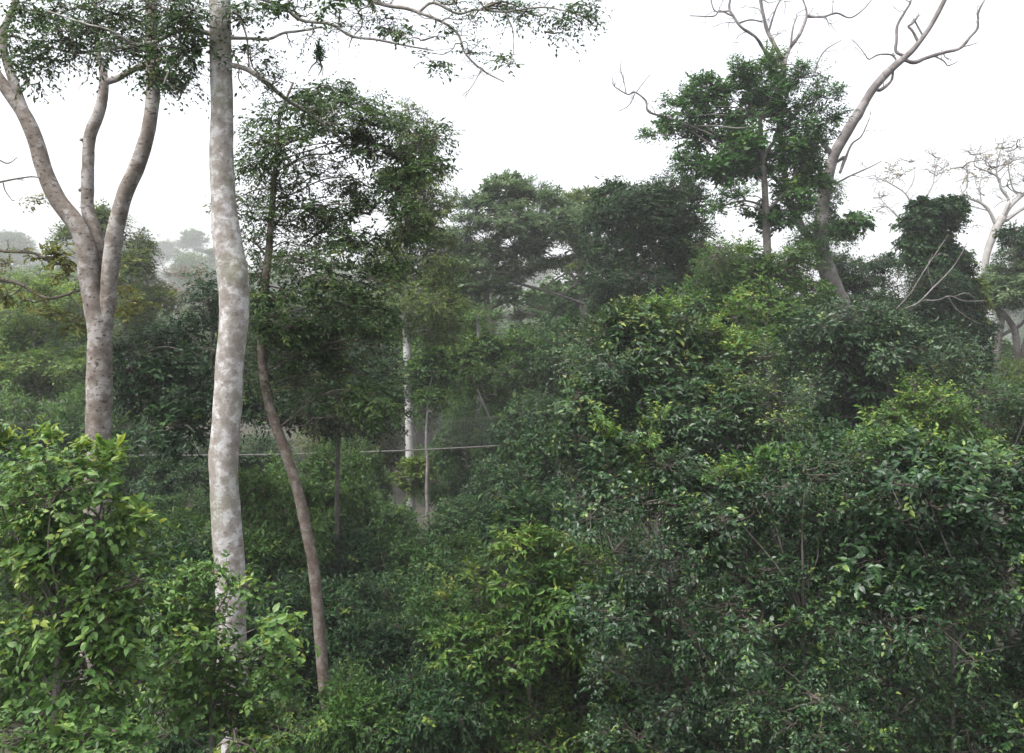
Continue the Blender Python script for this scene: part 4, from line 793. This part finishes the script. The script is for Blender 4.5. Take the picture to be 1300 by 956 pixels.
# =================================================================== understorey: a few kinds, each copied
def archetype(name, seed, h, R_, shape, lmat, bark, **fp):
    root = empty(name, (0, 0, 0), 'x', 'tree'); rng = np.random.default_rng(seed)
    a = Acc(); lean = rng.normal(0, .04 * h, 2)
    P = np.array([[0, 0, -2.5], [0, 0, 0], [lean[0] * .3, lean[1] * .3, h * .35], [lean[0], lean[1], h * .75], [lean[0] * 1.3, lean[1] * 1.3, h * .95]]); r = np.array([.024, .021, .016, .008, .003]) * h
    T = tube(a, P, r, 10, rough=.05, seed=seed); rT = np.interp(np.linspace(0, 1, len(T)), np.linspace(0, 1, 5), r)
    bl = []
    for q in range(16):
        an = rng.uniform(0, 6.283); u = rng.random()
        if shape == 'dome':
            z = h * (.55 + .42 * u); rr = R_ * math.sqrt(max(.05, 1 - ((z / h - .55) / .5) ** 2)) * rng.uniform(.35, .8); s = R_ * rng.uniform(.28, .42)
        elif shape == 'cone':
            z = h * (.3 + .66 * u); rr = R_ * (1.08 - z / h) * rng.uniform(.5, 1.1); s = R_ * rng.uniform(.26, .38)
        else:
            z = h * (.18 + .75 * u); rr = R_ * math.sqrt(max(.08, 1 - (z / h) ** 2)) * rng.uniform(.3, .8); s = R_ * rng.uniform(.3, .45)
        bl.append((np.array([lean[0] + rr * math.cos(an), lean[1] + rr * math.sin(an), z]), np.array([s, s, s * (.55 if shape == 'dome' else .75)])))
    auto_limbs(a, T, rT, bl, seed, 0, .6)
    a.build('trunk', BK[bark], root, smooth=True)
    c = Acc(); foliage(c, seed, bl, **fp); c.build('crown', [LF[lmat], BK['twig']], root, smooth='wood')
    return root

mid = dict(asp=.46, ns=16, nl=8, droop=.3, flat=.55, up=.15, young=.05, base=.36, var=.13, shell=.5, hang=.25, wild=.12)
KIND = {
    'dome':    archetype('understorey_tree', 71, 9.0, 3.4, 'dome', 'under', 'grey', leaf=.17, cr=.62, k=1.5, twig=.007, **mid),
    'feather': archetype('understorey_tree', 72, 8.0, 3.0, 'dome', 'under', 'grey', leaf=.15, cr=.6, k=1.6, twig=.007, **{**mid, 'asp': .3, 'flat': .25, 'droop': .35}),
    'bush':    archetype('understorey_shrub', 73, 5.0, 2.7, 'bush', 'under', 'grey', leaf=.15, cr=.5, k=1.5, twig=.006, **mid),
    'cone':    archetype('understorey_tree', 74, 8.5, 2.6, 'cone', 'under', 'white', leaf=.16, cr=.55, k=1.5, twig=.006, **mid),
    'sapling': archetype('understorey_tree', 75, 6.0, 1.6, 'dome', 'bright', 'white', leaf=.16, cr=.42, k=1.0, twig=.006, **{**mid, 'base': .4}),
}
KH = {'dome': 9.0, 'feather': 8.0, 'bush': 5.0, 'cone': 8.5, 'sapling': 6.0}
used = set()
def place(kind, px, top, Y, wide, seed, label, mat=None, group=None, cat=None):
    """stand one at column px so that its crown tops out at row top and is about `wide` px across"""
    rad = {'dome': 3.4, 'feather': 3.0, 'bush': 2.7, 'cone': 2.6, 'sapling': 1.6}[kind]
    p = at(px, top, Y); gz = float(ground_z(p[0], p[1])); rng = np.random.default_rng(seed)
    hz = max(p[2] - gz, 1.5) / KH[kind]; sxy = max(1.2 * wide / F * Y / (2 * rad), hz / 1.45)
    loc = (p[0], p[1], gz); rz = rng.uniform(0, 6.28); sc = (sxy, sxy * rng.uniform(.9, 1.1), hz)
    if kind not in used:
        used.add(kind); o = KIND[kind]; o.location = loc; o.rotation_euler = (0, 0, rz); o.scale = sc
        tag(o, label, cat or ('shrub' if kind == 'bush' else 'tree'), group)
        if mat:
            for ch in o.children:
                if ch.name.startswith('crown'):
                    ch.material_slots[0].link = 'OBJECT'; ch.material_slots[0].material = LF[mat]
        return o
    return copy_tree(KIND[kind], loc, rz, sc, label, cat or ('shrub' if kind == 'bush' else 'tree'), group, mat)

#   kind, column, top row, metres, width px, leaf, label
UNDER = [
 ('sapling', 333, 606, 27, 62, None, 'small bright green sapling standing alone between the pale trunk and the leaning trunk'),
 ('dome', 408, 575, 34, 100, 'mid', 'light green tree just under the walkway, right of the leaning trunk'),
 ('feather', 230, 636, 31, 110, None, 'feathery dark green tree left of the pale trunk, below the walkway'),
 ('feather', 195, 655, 27, 70, 'mid', 'smaller feathery tree beside the bright bottom left shrub'),
 ('cone', 205, 590, 38, 70, 'dark', 'dark narrow tree with a thin white stem behind the feathery trees'),
 ('dome', 450, 640, 37, 90, 'dark', 'dark rounded tree left of the foot of the slender white trunk'),
 ('bush', 505, 655, 33, 110, 'under', 'low green bush at the foot of the slender white trunk'),
 ('bush', 440, 690, 29, 110, 'dark', 'shaded bush right of the middle of the leaning trunk'),
 ('bush', 520, 700, 28, 120, 'under', 'rounded green bush in the valley bottom, centre left'),
 ('bush', 455, 750, 24, 120, 'dark', 'dark bush beside the lower leaning trunk'),
 ('bush', 545, 760, 23, 100, 'under', 'dull green bush left of the yellow tipped shrub'),
 ('bush', 490, 800, 20, 140, 'dark', 'deep shaded bush at the bottom, left of the yellow tipped shrub'),
 ('bush', 440, 885, 16, 60, 'mid', 'small green bush beside the lowest visible part of the leaning trunk'),
 ('bush', 530, 880, 16, 130, 'dark', 'shaded low bush at the bottom edge, centre left'),
 ('bush', 350, 700, 26, 80, 'mid', 'green bush below the lone bright sapling'),
 ('bush', 375, 760, 22, 80, 'dark', 'dark bush left of the lower leaning trunk'),
 ('feather', 600, 600, 46, 70, 'dark', 'dark feathery tree right of the crooked thin stem'),
 ('dome', 600, 640, 36, 110, 'under', 'green tree left of the leaf whorl tree, below the walkway'),
 ('dome', 655, 590, 38, 110, 'dark', 'dark tree behind the leaf whorl tree, against the vine draped crown'),
 ('cone', 575, 690, 30, 70, 'mid', 'narrow tree with fresh green top in the valley centre'),
 ('dome', 700, 515, 36, 70, 'dark', 'green tree left of the vine draped crown, above the walkway end'),
 ('dome', 590, 520, 47, 100, 'under', 'rounded tree behind the walkway, right of the slender white trunk'),
 ('dome', 650, 450, 56, 120, 'under', 'pale green tree under the feathery tree on the skyline'),
 ('dome', 580, 420, 60, 110, 'mid', 'light green tree behind the slender white trunk, in the gap below the skyline'),
 ('dome', 450, 560, 48, 80, 'mid', 'light green tree below the walkway, left of the slender white trunk'),
 ('dome', 440, 470, 52, 130, 'olive', 'pale tree glimpsed behind the dark tree and the leaning trunk'),
 ('dome', 700, 425, 64, 120, 'olive', 'olive tree below the misty gap left of the vine draped crown'),
 ('dome', 100, 500, 40, 90, 'mid', 'green tree behind the lower forked trunk'),
 ('dome', 20, 510, 41, 90, 'bright', 'green tree behind the walkway at the left edge'),
 ('bush', 85, 560, 33, 110, 'dark', 'shaded bush under the walkway at far left'),
 ('dome', 170, 540, 44, 110, 'olive', 'pale green tree behind the walkway between the forked and pale trunks'),
 ('dome', 260, 560, 42, 120, 'dark', 'dark tree behind the walkway, at the pale trunk'),
 ('dome', 340, 560, 44, 120, 'dark', 'dark tree under the walkway, left of the leaning trunk'),
 ('bush', 270, 690, 24, 80, 'mid', 'fresh green bush right behind the pale trunk'),
 ('bush', 210, 710, 19, 90, 'dark', 'dark bush between the two bright shrubs and the feathery trees'),
 ('bush', 1020, 590, 19, 120, 'dark', 'shaded bush in the dark hollow below the vine draped crown'),
 ('bush', 760, 690, 19, 120, 'dark', 'dark bush left of the glossy shrub, below the leaf whorl tree'),
 ('dome', 1040, 410, 44, 120, 'dark', 'dark tree behind the foot of the leaning dead trunk'),
 ('dome', 880, 400, 46, 140, 'under', 'green tree under the dark clumped tree, behind the vine draped crown'),
 ('dome', 760, 400, 50, 110, 'under', 'green tree just left behind the vine draped crown'),
 ('dome', 1240, 455, 46, 90, 'olive', 'yellowish tree at the foot of the ivy column, near the right edge'),
 ('dome', 1150, 395, 56, 110, 'dark', 'dark tree behind the fallen pale branches'),
 ('bush', 1020, 560, 26, 120, 'dark', 'dark bush in the dip between the vine draped crown and the broad dark crown'),
]
for q, (kd, px, top, Y, wd, mt, lb) in enumerate(UNDER):
    place(kd, px, top, Y, wd, 300 + q, lb, mt)

# bushes of the dark valley floor that show only through gaps
rng = np.random.default_rng(8)
for q in range(46):
    Y = rng.uniform(20, 38); px = rng.uniform(430, 1290) if q % 3 else rng.uniform(120, 560)
    x = (px - 650) / F * Y; gz = float(ground_z(x, Y)); hh = rng.uniform(2.4, 4.6) * (1 if Y > 20 else .8)
    top = HY + (CZ - gz - hh) / Y * F
    place('bush', px, top, Y, rng.uniform(3.5, 5.5) / Y * F, 500 + q, 'shaded shrub on the valley floor, glimpsed in a gap between bigger bushes', 'dark', 'shrubs on the shaded valley floor')

# =================================================================== misty forest behind
farp = dict(asp=.5, ns=12, nl=6, droop=.2, flat=.5, up=.2, young=.03, base=.4, var=.14, shell=.5, hang=.1, twig=0, wild=.1)
FAR = [archetype('hillside_tree', 81 + q, 13.0, 5.0, 'dome', 'far', 'blond' if q == 1 else 'grey', leaf=.42, cr=1.1, k=1.0, **farp) for q in range(3)]
rng = np.random.default_rng(21); first = [True] * 3; nfar = 0
for q in range(900):
    Y = 75 * (760 / 75) ** rng.random(); px = rng.uniform(-160, 1460)
    x = (px - 650) / F * Y; gz = float(ground_z(x, Y)); s = rng.uniform(.75, 1.3) * (1 if Y < 200 else 1.5)
    top = HY - (gz + 13 * s - CZ) / Y * F
    if 1090 < px < 1260 and top < 385: continue
    if 340 < px < 560 and top < 330: continue
    if 780 < px < 1090 and rng.random() < .6: continue
    if 585 < px < 760 and top < 425 and Y < 230: continue
    if 185 < px < 262 and top < 445 and Y < 160: continue
    if px > 1225 and top < 430 and Y < 230: continue
    if nfar >= 230: break
    nfar += 1; k = q % 3; o = FAR[k]
    gp = 'trees of the misty hill forest'; lb = 'hazy grey green tree in the misty forest far behind' if Y > 150 else 'faint green tree of the rising forest beyond the valley'
    gp = 'trees of the misty hill forest' if Y > 150 else 'trees of the forest beyond the valley'
    loc, rz, sc = (x, Y, gz), rng.uniform(0, 6.28), (s * rng.uniform(.9, 1.25), s * rng.uniform(.9, 1.25), s)
    if first[k]:
        first[k] = False; o.location = loc; o.rotation_euler = (0, 0, rz); o.scale = sc; tag(o, lb, 'tree', gp)
    else:
        copy_tree(o, loc, rz, sc, lb, 'tree', gp)
print('LEAFPOLYS', sum(len(m.polygons) for m in bpy.data.meshes), len(scene.objects), nfar)
